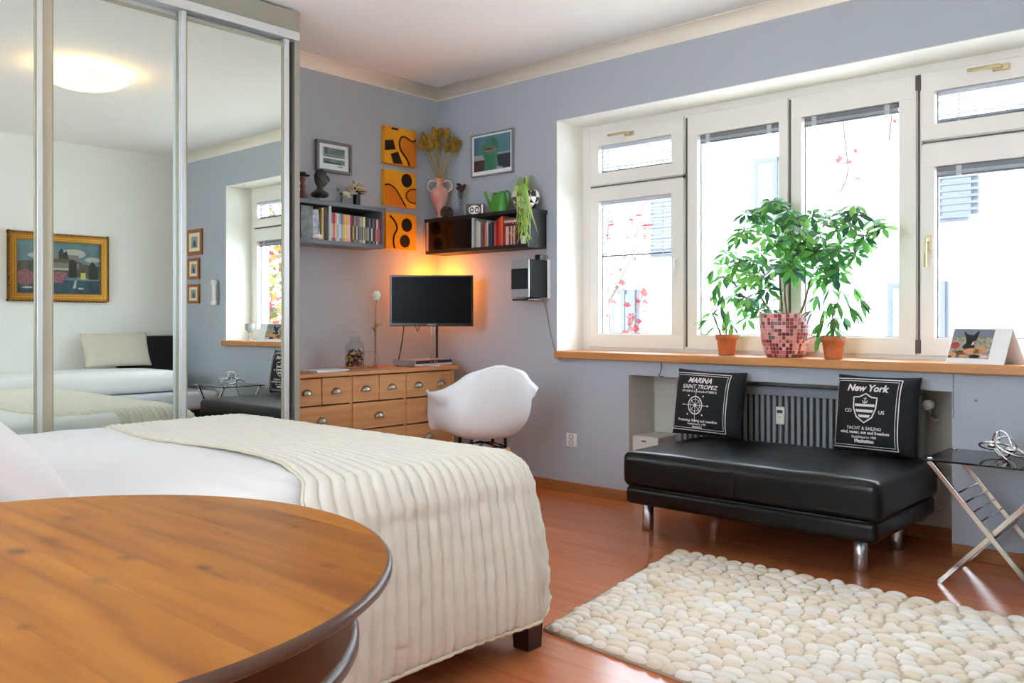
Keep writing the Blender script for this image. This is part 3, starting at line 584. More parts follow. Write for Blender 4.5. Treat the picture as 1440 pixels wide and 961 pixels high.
# ================================================================ ON THE RIGHT SHELF TOP
ZR = 1.745
def vase():
    c = (-.115, -.140); T = thing('amphora_vase', 'pink and cream two handled vase at the corner end of the shelf', 'vase', (*c, ZR))
    m = mottled('pink_marbled_ceramic', (206, 122, 112), (228, 196, 168), 14, rough=.3, stretch=(1, 1, .3))
    b = NB(); lathe(b, [(.0, .0), (.036, .0), (.038, .010), (.022, .022), (.016, .034), (.026, .060), (.052, .120), (.063, .165), (.060, .195), (.040, .215), (.024, .228), (.021, .252), (.034, .275), (.036, .280), (.030, .277), (.018, .252), (.02, .22), (0, .2)], seg=28); part(T, 'body', b, m)
    b = NB()
    for s in (-1, 1):
        u = V((.671, -.741, 0))*s; tube(b, smooth_line([V((0, 0, .192)) + u*.056, V((0, 0, .215)) + u*.082, V((0, 0, .250)) + u*.078, V((0, 0, .268)) + u*.052, V((0, 0, .258)) + u*.030], 4), .0065, 7)
    part(T, 'handle', b, mat('handle_cream_ceramic', (214, 210, 178), .35))
    b = NB(); lathe(b, [(0, 0), (.042, 0), (.042, .008), (.036, .012), (0, .012)]); part(T, 'foot', b, mat('vase_foot_olive', (96, 90, 66), .4))
    D = thing('dried_teasel_bouquet', 'bunch of golden dried teasels standing in the pink vase', 'dried flowers', (*c, ZR+.21))
    mt = mottled('teasel_gold', (166, 132, 44), (122, 92, 30), 60, rough=.9); rnd = random.Random(3); b = NB(); st = NB()
    heads = [(-.105, .345), (-.125, .295), (-.075, .285), (-.035, .375), (-.025, .325), (.005, .385), (.052, .365), (.098, .315), (.125, .30), (.055, .29), (-.015, .30), (.10, .275), (-.06, .32)]
    for i, (l, z) in enumerate(heads):
        dpt = rnd.uniform(-.03, .015); p = V((.671*l-.741*dpt*0, -.741*l, 0)) + V((-.05, -.05, 0))*rnd.uniform(-.2, .8); p.z = z-.21+.24*0
        p.z = z - .0
        q = p; base = V((0, 0, .04)); d = (q-base).normalized(); L = .034 if i % 3 else .040
        M = d.to_track_quat('Z', 'Y').to_matrix().to_4x4(); M.translation = q
        h = bmesh.new(); bmesh.ops.create_icosphere(h, subdivisions=3, radius=1)
        for v in h.verts:
            k = 1+.34*(rnd.random()-.3); v.co = V((v.co.x*.022*k, v.co.y*.022*k, v.co.z*L*k))
        h.transform(M); hb = NB(); join(hb, h)
        for _ in range(7):
            a = rnd.uniform(0, 2*PI); tube(hb, [M @ V((.010*math.cos(a), .010*math.sin(a), -L*.8)), M @ V((.024*math.cos(a), .024*math.sin(a), -L*.2+.02))], .001, 4)
        hb.transform(Matrix.Translation((0, 0, -.21+.21))); part(D, 'teasel_head', hb, mt)
        tube(st, smooth_line([(0, 0, -.10), (0, 0, .03), base.lerp(q, .5) + V((0, 0, .02)), q], 3), .0022, 5)
    part(D, 'stems', st, mat('dry_stem', (170, 146, 70), .8))
vase()
for o in bpy.data.objects:
    if o.name.startswith('teasel_head') or o.name.startswith('stems'):
        o.location = (0, 0, -.02 if o.name.startswith('stems') else -.0)
def pinecone(c, r, h, label):
    rnd = random.Random(1); T = NB(); ell(T, (0, 0, h*.5), (r*.6, r*.6, h*.48))
    for k in range(70):
        t = k/70; a = k*2.4; rr = r*math.sin(PI*(.12+.84*t))**.7; z = h*(.05+.9*t)
        q = V((math.cos(a), math.sin(a), .35)).to_track_quat('X', 'Z').to_matrix(); ell(T, (rr*math.cos(a)*.92, rr*math.sin(a)*.92, z), (.017, .012, .005), q, 6)
    solo('pine_cone', T, mottled('cone_brown', (110, 82, 60), (46, 32, 26), 70), label, 'pine cone', c)
pinecone((-.125, -.222, ZR+.001), .036, .08, 'brown pine cone lying between the pink vase and the glass of dried pods')
T = thing('glass_vase', 'narrow glass vase holding dark dried seed pods behind the pine cone', 'vase', (-.10, -.335, ZR))
b = NB(); lathe(b, [(0, .002), (.022, .002), (.024, .02), (.017, .07), (.020, .12), (.028, .165), (.026, .165), (.018, .12), (.015, .07), (.02, .02), (0, .012)], seg=24); part(T, 'glass', b, M_jar)
D = thing('dried_seed_pods', 'dark brown dried seed pods standing in the narrow glass vase', 'dried flowers', (-.10, -.335, ZR+.03)); b = NB(); st = NB(); rnd = random.Random(9)
for k in range(14):
    a = k*2.4; r = .008+.024*rnd.random(); p = V((r*math.cos(a), r*math.sin(a)*1.1, .148+.045*rnd.random())); lathe(b, [(0, -.014), (.007, -.008), (.013, .004), (.012, .008), (0, .006)], p, 8); tube(st, [(0, 0, .0), (p.x*.3, p.y*.3, .1), tuple(p)], .0015, 4)
part(D, 'pods', b, mottled('pod_brown', (74, 42, 38), (44, 26, 24), 40)); part(D, 'stalks', st, mat('stalk_brown', (96, 76, 62), .8))
T = thing('small_plaque', 'small cream plaque with a dark outlined oval between the dried pods and watering can', 'ornament', (-.12, -.485, ZR), .45)
b = NB(); box(b, 0, .010, -.062, .062, 0, .078, bev=.002); part(T, 'block', b, mat('plaque_brown', (92, 74, 58), .5))
b = NB(); f_ = lambda u, v, w_: (-.0005-w_, -u, v); prism(b, disc(-.005, .038, .040, .030), f_, .001, 0); prism(b, disc(-.022, .038, .013, .018), f_, .0016, 1); prism(b, disc(.014, .038, .014, .020), f_, .0016, 1); prism(b, disc(-.022, .038, .007, .010), f_, .0020, 0); prism(b, disc(.014, .036, .008, .011), f_, .0020, 0); prism(b, rect(.044, .004, .056, .072), f_, .0012, 0)
part(T, 'oval_motif', b, [M_cream, mat('motif_black', (46, 42, 40), .6)])
def wcan():
    T = thing('watering_can', 'green plastic watering can with a long spout on the right wall shelf', 'watering can', (-.105, -.69, ZR), -PI/2-.15)
    m = mat('green_plastic', (72, 148, 56), .32); b = NB()
    lathe(b, [(0, 0), (.072, 0), (.076, .006), (.068, .06), (.054, .11), (.046, .135), (.043, .135), (.05, .11), (.064, .06), (.07, .01), (0, .008)], seg=28, sx=1.0, sy=.7)
    for v in b.verts:
        if v.co.z > .1: v.co.z += -.016 + .45*abs(v.co.x)*(1 if v.co.x > 0 else .9)
    part(T, 'body', b, m)
    b = NB(); tube(b, smooth_line([(-.052, 0, .03), (-.085, 0, .055), (-.112, 0, .10), (-.140, 0, .150)], 4), .01, 10, radii=None); part(T, 'spout', b, m)
    b = NB(); tube(b, smooth_line([(.045, 0, .125), (.075, 0, .135), (.098, 0, .110), (.092, 0, .06), (.070, 0, .025)], 4), .007, 8); part(T, 'handle', b, m)
wcan()
for o in bpy.data.objects:
    if o.name.startswith('watering_can'): o.rotation_euler = (0, 0, -PI/2 - 0.1)
def leaf_strip(bm, pts, w_, mi=0):
    """grass-like blade along points"""
    P = smooth_line(pts, 3); n = len(P); prev = None
    for i, p in enumerate(P):
        d = (P[min(i+1, n-1)]-P[max(i-1, 0)]); s = d.cross(V((0, 0, 1))); s = s.normalized() if s.length > 1e-5 else V((1, 0, 0))
        ww = w_*(.4+.6*math.sin(PI*min(1, (i+1)/n*1.0))) if i < n-1 else w_*.08
        a = bm.verts.new(p+s*ww/2+V((0, 0, ww*.15))); b_ = bm.verts.new(p); c = bm.verts.new(p-s*ww/2+V((0, 0, ww*.15)))
        if prev:
            for q in ((prev[0], a, b_, prev[1]), (prev[1], b_, c, prev[2])):
                f = bm.faces.new(q); f.smooth = True; f.material_index = mi
        prev = (a, b_, c)
def spider():
    T = thing('potted_spider_plant', 'trailing pale green spider plant in a black and white checked bowl', 'plant', (-.105, -.915, ZR))
    m = mat('checked_bowl', (235, 232, 222), .3); n, l, b_ = nt(m); mp = coords(n, l); ck = n.new('ShaderNodeTexChecker'); ck.inputs['Scale'].default_value = 26
    ck.inputs[1].default_value = lin((236, 232, 220)); ck.inputs[2].default_value = lin((26, 28, 30)); l.new(mp.outputs[0], ck.inputs[0]); l.new(ck.outputs[0], b_.inputs[0])
    b = NB(); lathe(b, [(0, 0), (.040, 0), (.045, .006), (.075, .035), (.090, .075), (.084, .112), (.074, .125), (.070, .122), (.080, .08), (.066, .04), (0, .02)], seg=32); part(T, 'bowl', b, m)
    b = NB(); lathe(b, [(0, .105), (.074, .105)]); part(T, 'soil', b, mat('soil', (60, 44, 34), .9))
    rnd = random.Random(8); b = NB()
    for k in range(26):
        a = rnd.uniform(0, 2*PI); r = rnd.uniform(.05, .11); h = rnd.uniform(.05, .11)
        e = V((min(r*math.cos(a)-.02, .08), r*math.sin(a), .105+h*rnd.uniform(.1, .9)))
        leaf_strip(b, [(0, 0, .10), (e.x*.4, e.y*.4, .11+h), tuple(e)], .008, rnd.choice((0, 1)))
    for k in range(34):   # trailing runners in front of the shelf
        y = rnd.gauss(-.085, .028); x = -.095-rnd.random()*.03; L = rnd.uniform(.12, .34)
        if k == 0: L = .34
        z0 = .12
        leaf_strip(b, [(-.03, y*.4, .11), (x, y*.8, z0+.02), (x-.008, y+rnd.gauss(0, .012), z0-L*.5), (x+.005, y+rnd.gauss(0, .025), z0-L)], rnd.uniform(.006, .010), rnd.choice((0, 1, 1)))
    for k in range(30):
        y = -.085+rnd.gauss(0, .03); z = -.06-rnd.random()*.16; x = -.11; a = rnd.uniform(-1.2, 1.2); s_ = rnd.choice((-1, 1))
        leaf_strip(b, [(x, y, z), (x-.015, y+s_*.02, z+.025), (x-.02, y+s_*.045, z-.005-.03*rnd.random())], .007, rnd.choice((0, 1)))
    part(T, 'foliage', b, [leafmat('spider_leaf', (150, 190, 84)), leafmat('spider_leaf_pale', (190, 212, 130))])
spider()
b = NB(); lathe(b, [(0, 0), (.030, 0), (.036, .05), (.033, .05), (.028, .01), (0, .008)], (-.135, -.945, 1.5285), 20)
solo('white_cup', b, M_white, 'small white cup in the right shelf behind the trailing spider plant', 'cup')

# ================================================================ TELEVISION CORNER
fw = V((math.cos(math.radians(42.15)), math.sin(math.radians(42.15)), 0))
M_scr = mat('tv_screen', (8, 10, 10), .22); M_scr.node_tree.nodes['Principled BSDF'].inputs['Specular IOR Level'].default_value = .08
T = thing('television', 'black flat screen television on a silver pole in the corner above the chest', 'television', (-.395, -.364, .757), math.radians(42.15))
b = NB(); box(b, -.012, .028, -.268, .268, .258, .588, bev=.004); part(T, 'casing', b, mat('tv_gloss_black', (16, 16, 18), .18))
b = NB(); box(b, -.0135, -.011, -.256, .256, .279, .577); part(T, 'screen', b, M_scr)
b = NB(); add_text(b, 'SAMSUNG', .013, lambda u, v: (-.0126, -u, .268+v), bold=.0003); part(T, 'lettering', b, mat('logo_silver', (190, 190, 190), .4))
b = NB()
for dy in (-.012, .006): tube(b, [(.055, dy, 0.004), (.055, dy, .47)], .0045, 8)
box(b, .028, .06, -.05, .05, .38, .48, bev=.003); box(b, .028, .082, -.05, .05, .0005, .006, bev=.001); part(T, 'pole_mount', b, M_steel)
b = NB(); tube(b, smooth_line([(.04, .19, .30), (.03, .185, .24), (.02, .20, .12), (.015, .215, .04), (.02, .22, .006)], 4), .004, 6); tube(b, smooth_line([(.03, .11, .27), (.03, .10, .235), (.03, .088, .23), (.03, .08, .27)], 4), .0025, 6); part(T, 'cable', b, M_black)
# orange mood lamp in the corner behind the television
T = thing('corner_lamp', 'small orange glowing lamp hidden behind the television in the corner', 'lamp', (-.15, -.15, .757))
b = NB(); lathe(b, [(0, 0), (.05, 0), (.05, .012), (.008, .02), (.007, .49), (.02, .50), (0, .50)], seg=20); part(T, 'stand', b, M_black)
b = NB(); lathe(b, [(.02, .50), (.022, .515), (.010, .52)], seg=20); part(T, 'shade', b, mat('orange_shade', (240, 150, 40), .4, emit=(255, 150, 30), es=3))
pl = bpy.data.lights.new('corner_lamp_bulb', 'POINT'); pl.energy = 4.8; pl.color = (1, .24, .004); pl.shadow_soft_size = .03
po = bpy.data.objects.new('corner_lamp_bulb', pl); COL.objects.link(po); po.parent = T; po.location = (0, 0, .56)
# dvd player
T = thing('dvd_player', 'slim silver disc player with a black front strip on the chest', 'disc player', (-.36, -.24, .757), .09)
b = NB(); box(b, -.175, .175, -.095, .10, .004, .042, bev=.003); part(T, 'casing', b, mat('player_silver', (168, 170, 170), .35, .5))
b = NB(); box(b, -.176, .176, -.099, -.094, .004, .018, bev=.001); part(T, 'lower_fascia', b, mat('player_fascia', (214, 216, 218), .3, .3))
b = NB(); box(b, -.166, .176, -.0995, -.094, .019, .038, bev=.001); part(T, 'display_strip', b, M_black)
b = NB(); box(b, -.03, -.022, -.1005, -.099, .026, .03); box(b, .02, .028, -.1005, -.099, .026, .03); part(T, 'buttons', b, M_white)
b = NB()
for sx in (-.15, .15):
    for sy in (-.08, .085): lathe(b, [(0, 0), (.012, 0), (.012, .005), (0, .005)], (sx, sy, 0), 12)
part(T, 'feet', b, M_black)
# candy jar
T = thing('candy_jar', 'glass jar half full of red and dark sweets on the chest', 'jar', (-.885, -.20, .757))
b = NB(); lathe(b, [(0, .002), (.056, .002), (.060, .01), (.060, .13), (.052, .155), (.036, .172), (.034, .185), (.038, .192), (.034, .194), (.031, .185), (.033, .172), (.049, .152), (.057, .13), (.057, .012), (0, .008)], seg=32); part(T, 'glass', b, M_jar)
b = NB(); lathe(b, [(0, .193), (.036, .193), (.038, .199), (.022, .206), (.016, .214), (.024, .222), (.018, .230), (0, .231)], seg=24); part(T, 'lid', b, M_jar)
rnd = random.Random(12); b = NB()
for k in range(150):
    a = rnd.uniform(0, 2*PI); r = .048*math.sqrt(rnd.random()); z = .018+.10*rnd.random()
    ell(b, (r*math.cos(a), r*math.sin(a), z), (.009, .009, .007), None, 6, rnd.choice((0, 0, 1, 1, 1, 2, 3)))
o = part(T, 'sweets', b, [mat('sweet_red', (196, 62, 50), .4), mat('sweet_black', (34, 28, 28), .4), mat('sweet_yellow', (226, 170, 70), .4), mat('sweet_cream', (228, 210, 190), .4)])
# bud vase with a white rose
T = thing('bud_vase', 'slender glass tube vase rising from a glass ring beside the jar', 'vase', (-.765, -.22, .757), -.5)
b = NB(); ring(b, (-.01, 0, .055), .052, .0035, (0, 1, 0), 32, 7); lathe(b, [(0, 0), (.035, 0), (.035, .004), (0, .004)], seg=24); part(T, 'ring_base', b, M_jar)
b = NB(); lathe(b, [(0, .004), (.007, .005), (.0075, .29), (.0065, .29), (.006, .01)], (.02, 0, 0), 12); tube(b, [(.005, 0, .004), (.02, 0, .06)], .004, 6); part(T, 'tube', b, M_jar)
D = thing('white_rose', 'single white rose standing in the slender glass tube vase', 'flower', (-.748, -.228, .90), -.5)
b = NB(); tube(b, smooth_line([(0, 0, -.05), (0, 0, .12), (.004, 0, .22), (.010, 0, .285)], 3), .0025, 6); part(D, 'stem', b, mat('rose_stem', (110, 120, 60), .6))
b = NB()
for k, (r, h, tw) in enumerate(((.020, .030, 0), (.026, .026, .6), (.030, .020, 1.1))):
    for j in range(5):
        a0 = tw + j*2*PI/5
        def fn(u, v, r=r, h=h, a0=a0):
            a = a0+(u-.5)*1.6; rr = r*(.35+.65*math.sin(v*PI*.55)); return (.010+rr*math.cos(a), rr*math.sin(a), .288+(v*.052)*(1-.25*k/2)-(.006*(2*u-1)**2) - k*.002)
        grid(b, fn, 6, 6)
ell(b, (.01, 0, .315), (.016, .016, .022)); part(D, 'bloom', b, mat('rose_petal', (238, 236, 218), .6))
b = NB(); leaf_strip(b, [(0, 0, .10), (.03, .01, .13), (.05, .015, .12)], .014); leaf_strip(b, [(0, 0, .08), (-.02, -.015, .11), (-.03, -.02, .10)], .012); part(D, 'leaf', b, leafmat('rose_leaf', (70, 92, 56)))
# papers on the chest
for k, (c, dx, nm) in enumerate((((214, 216, 220), 0, 'lower'), ((232, 232, 232), .012, 'upper'))):
    b = NB(); xbox(b, (.22, .16, .006), Matrix.Translation((-1.20+dx, -.32, .757+.0035+k*.0065)) @ Matrix.Rotation(.06-.1*k, 4, 'Z'), bev=.001)
    solo('booklet', b, mat('booklet_%s' % nm, c, .6), f'{nm} of two pale booklets lying at the left end of the chest', 'booklet', group='booklets on the chest')

# ================================================================ WALL STEREO AND OUTLET
T = thing('wall_stereo', 'silver and black compact stereo hanging on the wall under the right shelf', 'stereo', (-.1, -.96, 1.19))
b = NB(); box(b, -.205, -.03, -1.032, -.890, 1.195, 1.430, bev=.006); part(T, 'body', b, mat('stereo_black', (10, 13, 13), .9), True)
b = NB(); box(b, -.212, -.203, -1.034, -.888, 1.195, 1.246, bev=.003); box(b, -.212, -.203, -1.034, -.888, 1.372, 1.430, bev=.003); box(b, -.211, -.203, -1.034, -1.026, 1.24, 1.38); part(T, 'silver_front', b, mat('stereo_silver', (176, 178, 180), .35, .4), True)
b = NB(); box(b, -.210, -.203, -1.026, -.888, 1.247, 1.371, bev=.002); part(T, 'display_panel', b, mat('stereo_glass', (34, 42, 44), .15), True)
b = NB(); box(b, -.03, -.003, -1.036, -.886, 1.192, 1.433, bev=.004); part(T, 'back_plate', b, M_white, True)
b = NB(); box(b, -.215, -.08, -1.03, -.90, 1.176, 1.188, bev=.004); box(b, -.12, -.06, -1.0, -.93, 1.186, 1.197); part(T, 'bracket_tray', b, M_black, True)
b = NB(); box(b, -.10, -.05, -1.030, -.985, 1.43, 1.462, bev=.004); part(T, 'top_knob', b, M_black, True)
b = NB(); tube(b, smooth_line([(-.04, -1.0, 1.19), (-.012, -1.01, 1.10), (-.008, -1.035, .98), (-.008, -1.07, .875), (-.012, -1.10, .845), (-.05, -1.14, .812), (-.05, -1.25, .808)], 5), .003, 6); tube(b, smooth_line([(-.02, -.985, 1.52), (-.03, -1.01, 1.48), (-.06, -1.01, 1.462)], 4), .0025, 5)
part(T, 'cable', b, mat('cable_grey', (150, 152, 154), .5), True)
T = thing('double_socket', 'white double power socket on the wall between armchair and sofa', 'socket', (-.005, -1.205, .28))
b = NB(); box(b, -.012, -.001, -1.245, -1.165, .28, .362, bev=.004); part(T, 'plate', b, M_white, True)
b = NB()
for z in (.303, .34): 
    ring(b, (-.0125, -1.205, z), .015, .002, (1, 0, 0), 16, 5)
    for dy in (-.006, .006): box(b, -.0135, -.012, -1.205+dy-.002, -1.205+dy+.002, z-.002, z+.002)
part(T, 'socket_ring', b, mat('socket_grey', (150, 150, 150), .5), True)
b = NB(); tube(b, smooth_line([(-.03, -1.86, .82), (-.032, -1.862, .79), (-.028, -1.85, .755), (-.03, -1.845, .742), (-.03, -1.875, .74)], 4), .0035, 6); solo('cable_hook', b, mat('hook_grey', (90, 92, 94), .5), 'short dark cable end hanging from the windowsill above the niche', 'cable')

# ================================================================ ARMCHAIR
def armchair():
    T = thing('shell_armchair', 'white moulded plastic armchair on wooden legs in front of the chest', 'chair', (-.685, -1.10, 0), math.radians(64))
    ctl = [((.255, .0, .418), (.250, .285, .430)), ((.215, 0, .412), (.245, .305, .50)), ((.14, 0, .402), (.232, .312, .60)), ((.07, 0, .397), (.212, .320, .656)), ((-.04, 0, .398), (.06, .322, .672)), ((-.13, 0, .412), (-.06, .312, .678)), ((-.195, 0, .47), (-.15, .288, .700)), ((-.235, 0, .58), (-.225, .215, .765)), ((-.262, 0, .70), (-.264, .135, .792)), ((-.275, 0, .815), (-.275, .035, .814))]
    C_ = smooth_line([c for c, r in ctl], 5); R_ = smooth_line([r for c, r in ctl], 5); n = len(C_)-1; b = NB()
    def fn(u, v):
        i = min(int(round(u*n)), n); c, r = C_[i], R_[i]; s = 2*v-1; a = abs(s); sg = 1 if s >= 0 else -1
        th = a*PI/2; y = r.y*.80*math.sin(th)**.62; k = 1-max(0, math.cos(th))**.66
        fl = max(0, (a-.90)/.10); arm = max(0, 1-abs((u-.53)/.19)**2)
        return (c.x+(r.x-c.x)*k, sg*(y+fl*.062*arm), c.z+(r.z-c.z)*k - fl*.012*arm)
    grid(b, fn, n, 40); o = part(T, 'shell', b, mat('white_shell', (234, 236, 238), .42))
    sm_ = o.modifiers.new('thick', 'SOLIDIFY'); sm_.thickness = .007; sm_.offset = 0
    for sx in (1, -1):
        for sy in (1, -1):
            b = NB(); tube(b, [(sx*.105, sy*.105, .345), (sx*.235, sy*.215, .002)], .013, 12, radii=[.016, .010]); part(T, 'leg', b, wood('beech_leg', (204, 156, 98), (184, 132, 76), 2))
    b = NB()
    for s_ in (1, -1):
        tube(b, [(s_*.115, .12, .33), (s_*.03, 0, .37), (s_*.115, -.12, .33)], .004, 6); tube(b, [(.115, s_*.12, .33), (-.19, s_*.18, .12)], .003, 6); tube(b, [(-.115, s_*.12, .33), (.19, s_*.18, .12)], .003, 6)
        tube(b, [(s_*.17, .165, .19), (s_*.12, -.12, .31)], .003, 6); tube(b, [(s_*.17, -.165, .19), (s_*.12, .12, .31)], .003, 6)
        tube(b, [(s_*.10, -.10, .352), (s_*.10, .10, .352)], .004, 6); tube(b, [(-.10, s_*.10, .352), (.10, s_*.10, .352)], .004, 6)
    for sx in (1, -1):
        for sy in (1, -1): tube(b, [(sx*.10, sy*.10, .345), (sx*.10, sy*.10, .399)], .010, 8)
    part(T, 'wire_struts', b, mat('black_wire', (30, 30, 30), .4, .5))
armchair()

# ================================================================ SOFA, CUSHIONS, RADIATOR
M_leather = bump(mat('black_leather', (12, 13, 14), .3), 140, .12, .001); M_leather.node_tree.nodes['Principled BSDF'].inputs['Specular IOR Level'].default_value = .4
def slab(b, x0, x1, y0, y1, z0, z1, r, nx, ny, bulge=0, seg=5, crease=None):
    """rounded box with a puffed top"""
    b2 = bmesh.new(); box(b2, x0, x1, y0, y1, z0, z1, 0, r, seg)
    bmesh.ops.subdivide_edges(b2, edges=[e for e in b2.edges if e.calc_length() > .2], cuts=nx, use_grid_fill=True)
    cx, cy = (x0+x1)/2, (y0+y1)/2
    for v in b2.verts:
        u = min(1, abs((v.co.x-cx)/((x1-x0)/2))); w_ = min(1, abs((v.co.y-cy)/((y1-y0)/2))); k = (1-u**4)*(1-w_**6)
        t = (v.co.z-z0)/(z1-z0)
        if t > .6: v.co.z += bulge*k*t + .0025*noise.noise(v.co*6)
        if crease is not None: v.co.z -= .010*math.exp(-((v.co.y-crease)/.012)**2)*t; 
        if crease is not None and v.co.x < x0+r*.6: v.co.x += .004*math.exp(-((v.co.y-crease)/.010)**2)
    for f in b2.faces: f.smooth = True
    join(b, b2); return b
SOX = .04
T = thing('leather_bench_sofa', 'low black leather sofa without arms on metal legs below the window', 'sofa', (-.35, -2.69, 0))
b = NB(); slab(b, -.74, .03, -3.30, -2.085, .258, .425, .045, 14, 10, .014, crease=-2.68); part(T, 'seat', b, M_leather, True)
b = NB(); slab(b, -.73, .025, -3.285, -2.10, .175, .262, .03, 10, 8, 0); part(T, 'base_frame', b, M_leather, True)
b = NB(); tube(b, [(-.7415, -2.68, .28), (-.7425, -2.68, .40)], .0022, 5); tube(b, [(-.70, -2.10, .262), (-.737, -2.14, .262), (-.737, -3.24, .262), (-.70, -3.292, .262)], .004, 6); part(T, 'seam', b, mat('seam_black', (12, 12, 13), .5), True)
for x, y in ((-.49, -2.075), (-.49, -3.135), (-.02, -3.13), (-.02, -2.20)):
    b = NB(); lathe(b, [(0, 0), (.026, 0), (.028, .004), (.028, .178), (0, .178)], (x, y-.0, 0), 20); part(T, 'leg', b, M_steel, True)
def cushion_fn(wd, h, t, pinch=.06):
    def f(u, v, side=1):
        a = abs(u)**2.6; c = abs(v)**2.6
        x = u*wd/2*(1-pinch*(1-v*v)*abs(u)**3); y = v*h/2*(1-pinch*(1-u*u)*abs(v)**3)
        z = side*t/2*(max(0, (1-a))*max(0, (1-c)))**.5
        z += .0035*noise.noise(V((x*9, y*9, side*3.0)))*(1 if abs(u) < .97 and abs(v) < .97 else 0)
        return V((x, y, z))
    return f
def cushion_bm(wd, h, t, n=36, pinch=.05):
    f = cushion_fn(wd, h, t, pinch); b = NB()
    for s_ in (1, -1): grid(b, lambda u, v, s_=s_: f(2*u-1, 2*v-1, s_), n, n)
    bmesh.ops.remove_doubles(b, verts=b.verts, dist=.0006); return b, f
def print_mesh(f, wd, h, items, off=.0022):
    """items drawn in cushion plane coordinates (x,y) projected on its front"""
    def pr(x, y):
        u, v = max(-1, min(1, x/(wd/2))), max(-1, min(1, y/(h/2)))
        for _ in range(4):
            q = f(u, v); u += (x-q.x)/(wd/2); v += (y-q.y)/(h/2)
        q = f(u, v); return (x, y, q.z+off)
    b = NB()
    for it in items:
        if it[0] == 'poly':
            b2 = bmesh.new(); b2.faces.new([b2.verts.new((p[0], p[1], 0)) for p in it[1]])
        elif it[0] == 'line':
            b2 = bmesh.new(); 
            pts = it[1]; dense = []
            for p, q in zip(pts, pts[1:]):
                k = max(1, int((V(q)-V(p)).length/.012))
                for j in range(k): dense.append(V(p).lerp(V(q), j/k))
            dense.append(V(pts[-1]))
            for q in stroke(dense, it[2]): b2.faces.new([b2.verts.new((p[0], p[1], 0)) for p in q])
        else:
            b2 = text_bm(it[1], it[3], bold=it[4], shear=it[5]); b2.transform(Matrix.Translation((it[2][0], it[2][1], 0)))
        for v in b2.verts: v.co = V(pr(v.co.x, v.co.y))
        join(b, b2)
    return b
M_print = mat('cushion_print_white', (222, 216, 214), .8); M_cush = bump(mat('black_cotton', (24, 27, 30), .85), 300, .1)
def pillow(loc, rz, tilt, label, wd, h, t, items, roll=0):
    T = thing('scatter_cushion', label, 'cushion', loc); b, f = cushion_bm(wd, h, t)
    # local frame: x right (seen from the front), y up, z towards the viewer
    M = Matrix.Translation((0, 0, h/2*math.cos(tilt))) @ Matrix.Rotation(rz, 4, 'Z') @ Matrix.Rotation(PI/2-tilt, 4, 'X') @ Matrix.Rotation(roll, 4, 'Z')
    b.transform(M); part(T, 'cover', b, M_cush); p = print_mesh(f, wd, h, items); p.transform(M); part(T, 'printed_design', p, M_print)
def double_border(x0, x1, y0, y1):
    out = []
    for d, w_ in ((0, .0042), (.011, .0026)):
        out.append(('line', [(x0+d, y0+d), (x1-d, y0+d), (x1-d, y1-d), (x0+d, y1-d), (x0+d, y0+d-.001)], w_))
    return out
def wheel(cx, cy):
    it = []
    for r, w_ in ((.040, .006), (.028, .0025)): it.append(('line', [(cx+r*math.cos(a), cy+r*1.15*math.sin(a)) for a in [2*PI*k/28 for k in range(29)]], w_))
    it.append(('poly', disc(cx, cy, .009, .010, 12)))
    for k in range(8):
        a = k*PI/4; L = .074 if k % 2 == 0 else .062; r0 = .009 if k % 2 == 0 else .012
        it.append(('line', [(cx+r0*math.cos(a), cy+r0*math.sin(a)), (cx+(.040 if k % 2 else L)*math.cos(a), cy+(.040 if k % 2 else L*1.12)*math.sin(a))], .0028))
        it.append(('poly', disc(cx+L*math.cos(a), cy+L*1.12*math.sin(a), .005, .005, 8)))
    return it
ox = -.025
pillow((-.082, -2.19, .438), math.radians(-90), math.radians(9), 'black cushion printed MARINA SAINT TROPEZ with a ship wheel, left end of the sofa', .41, .355, .16,
       double_border(-.165+ox, .160+ox, -.150, .153) + [('text', 'MARINA', (ox-.005, .113), .038, .0012, .25), ('text', 'SAINT TROPEZ', (ox, .079), .031, .0006, .1), ('text', "43*1600 N Longitude 6*3800 E", (ox, .055), .0165, .0003, .1)] + wheel(ox-.012, -.018) +
       [('text', 'Protecting, fishing and coastline', (ox, -.098), .0185, .0005, .1), ('text', 'Established in 1987', (ox, -.116), .0145, .0003, .1), ('text', 'FRANCE', (ox, -.133), .016, .0008, 0)], roll=-.02)
def shield(cx, cy):
    o = [(-.055, .05), (-.028, .052), (0, .068), (.028, .052), (.055, .05), (.052, 0), (.036, -.040), (0, -.066), (-.036, -.040), (-.052, 0)]
    P = lambda k: [(cx+x*k, cy+y*k) for x, y in o]
    it = [('line', P(1)+[P(1)[0]], .006)]
    for y0, y1 in ((.020, .008), (-.006, -.018), (-.030, -.042)):
        wy = lambda y: .046 if y > 0 else .046-.55*abs(y)*(1 if y > -.02 else 1.05)
        it.append(('poly', [(cx-wy(y0), cy+y0), (cx+wy(y0), cy+y0), (cx+wy(y1), cy+y1), (cx-wy(y1), cy+y1)]))
    it += [('line', [(cx, cy+.052), (cx, cy+.026)], .004), ('line', [(cx-.012, cy+.036), (cx-.007, cy+.027), (cx, cy+.025), (cx+.007, cy+.027), (cx+.012, cy+.036)], .004), ('line', [(cx-.007, cy+.045), (cx+.007, cy+.045)], .003)]
    return it
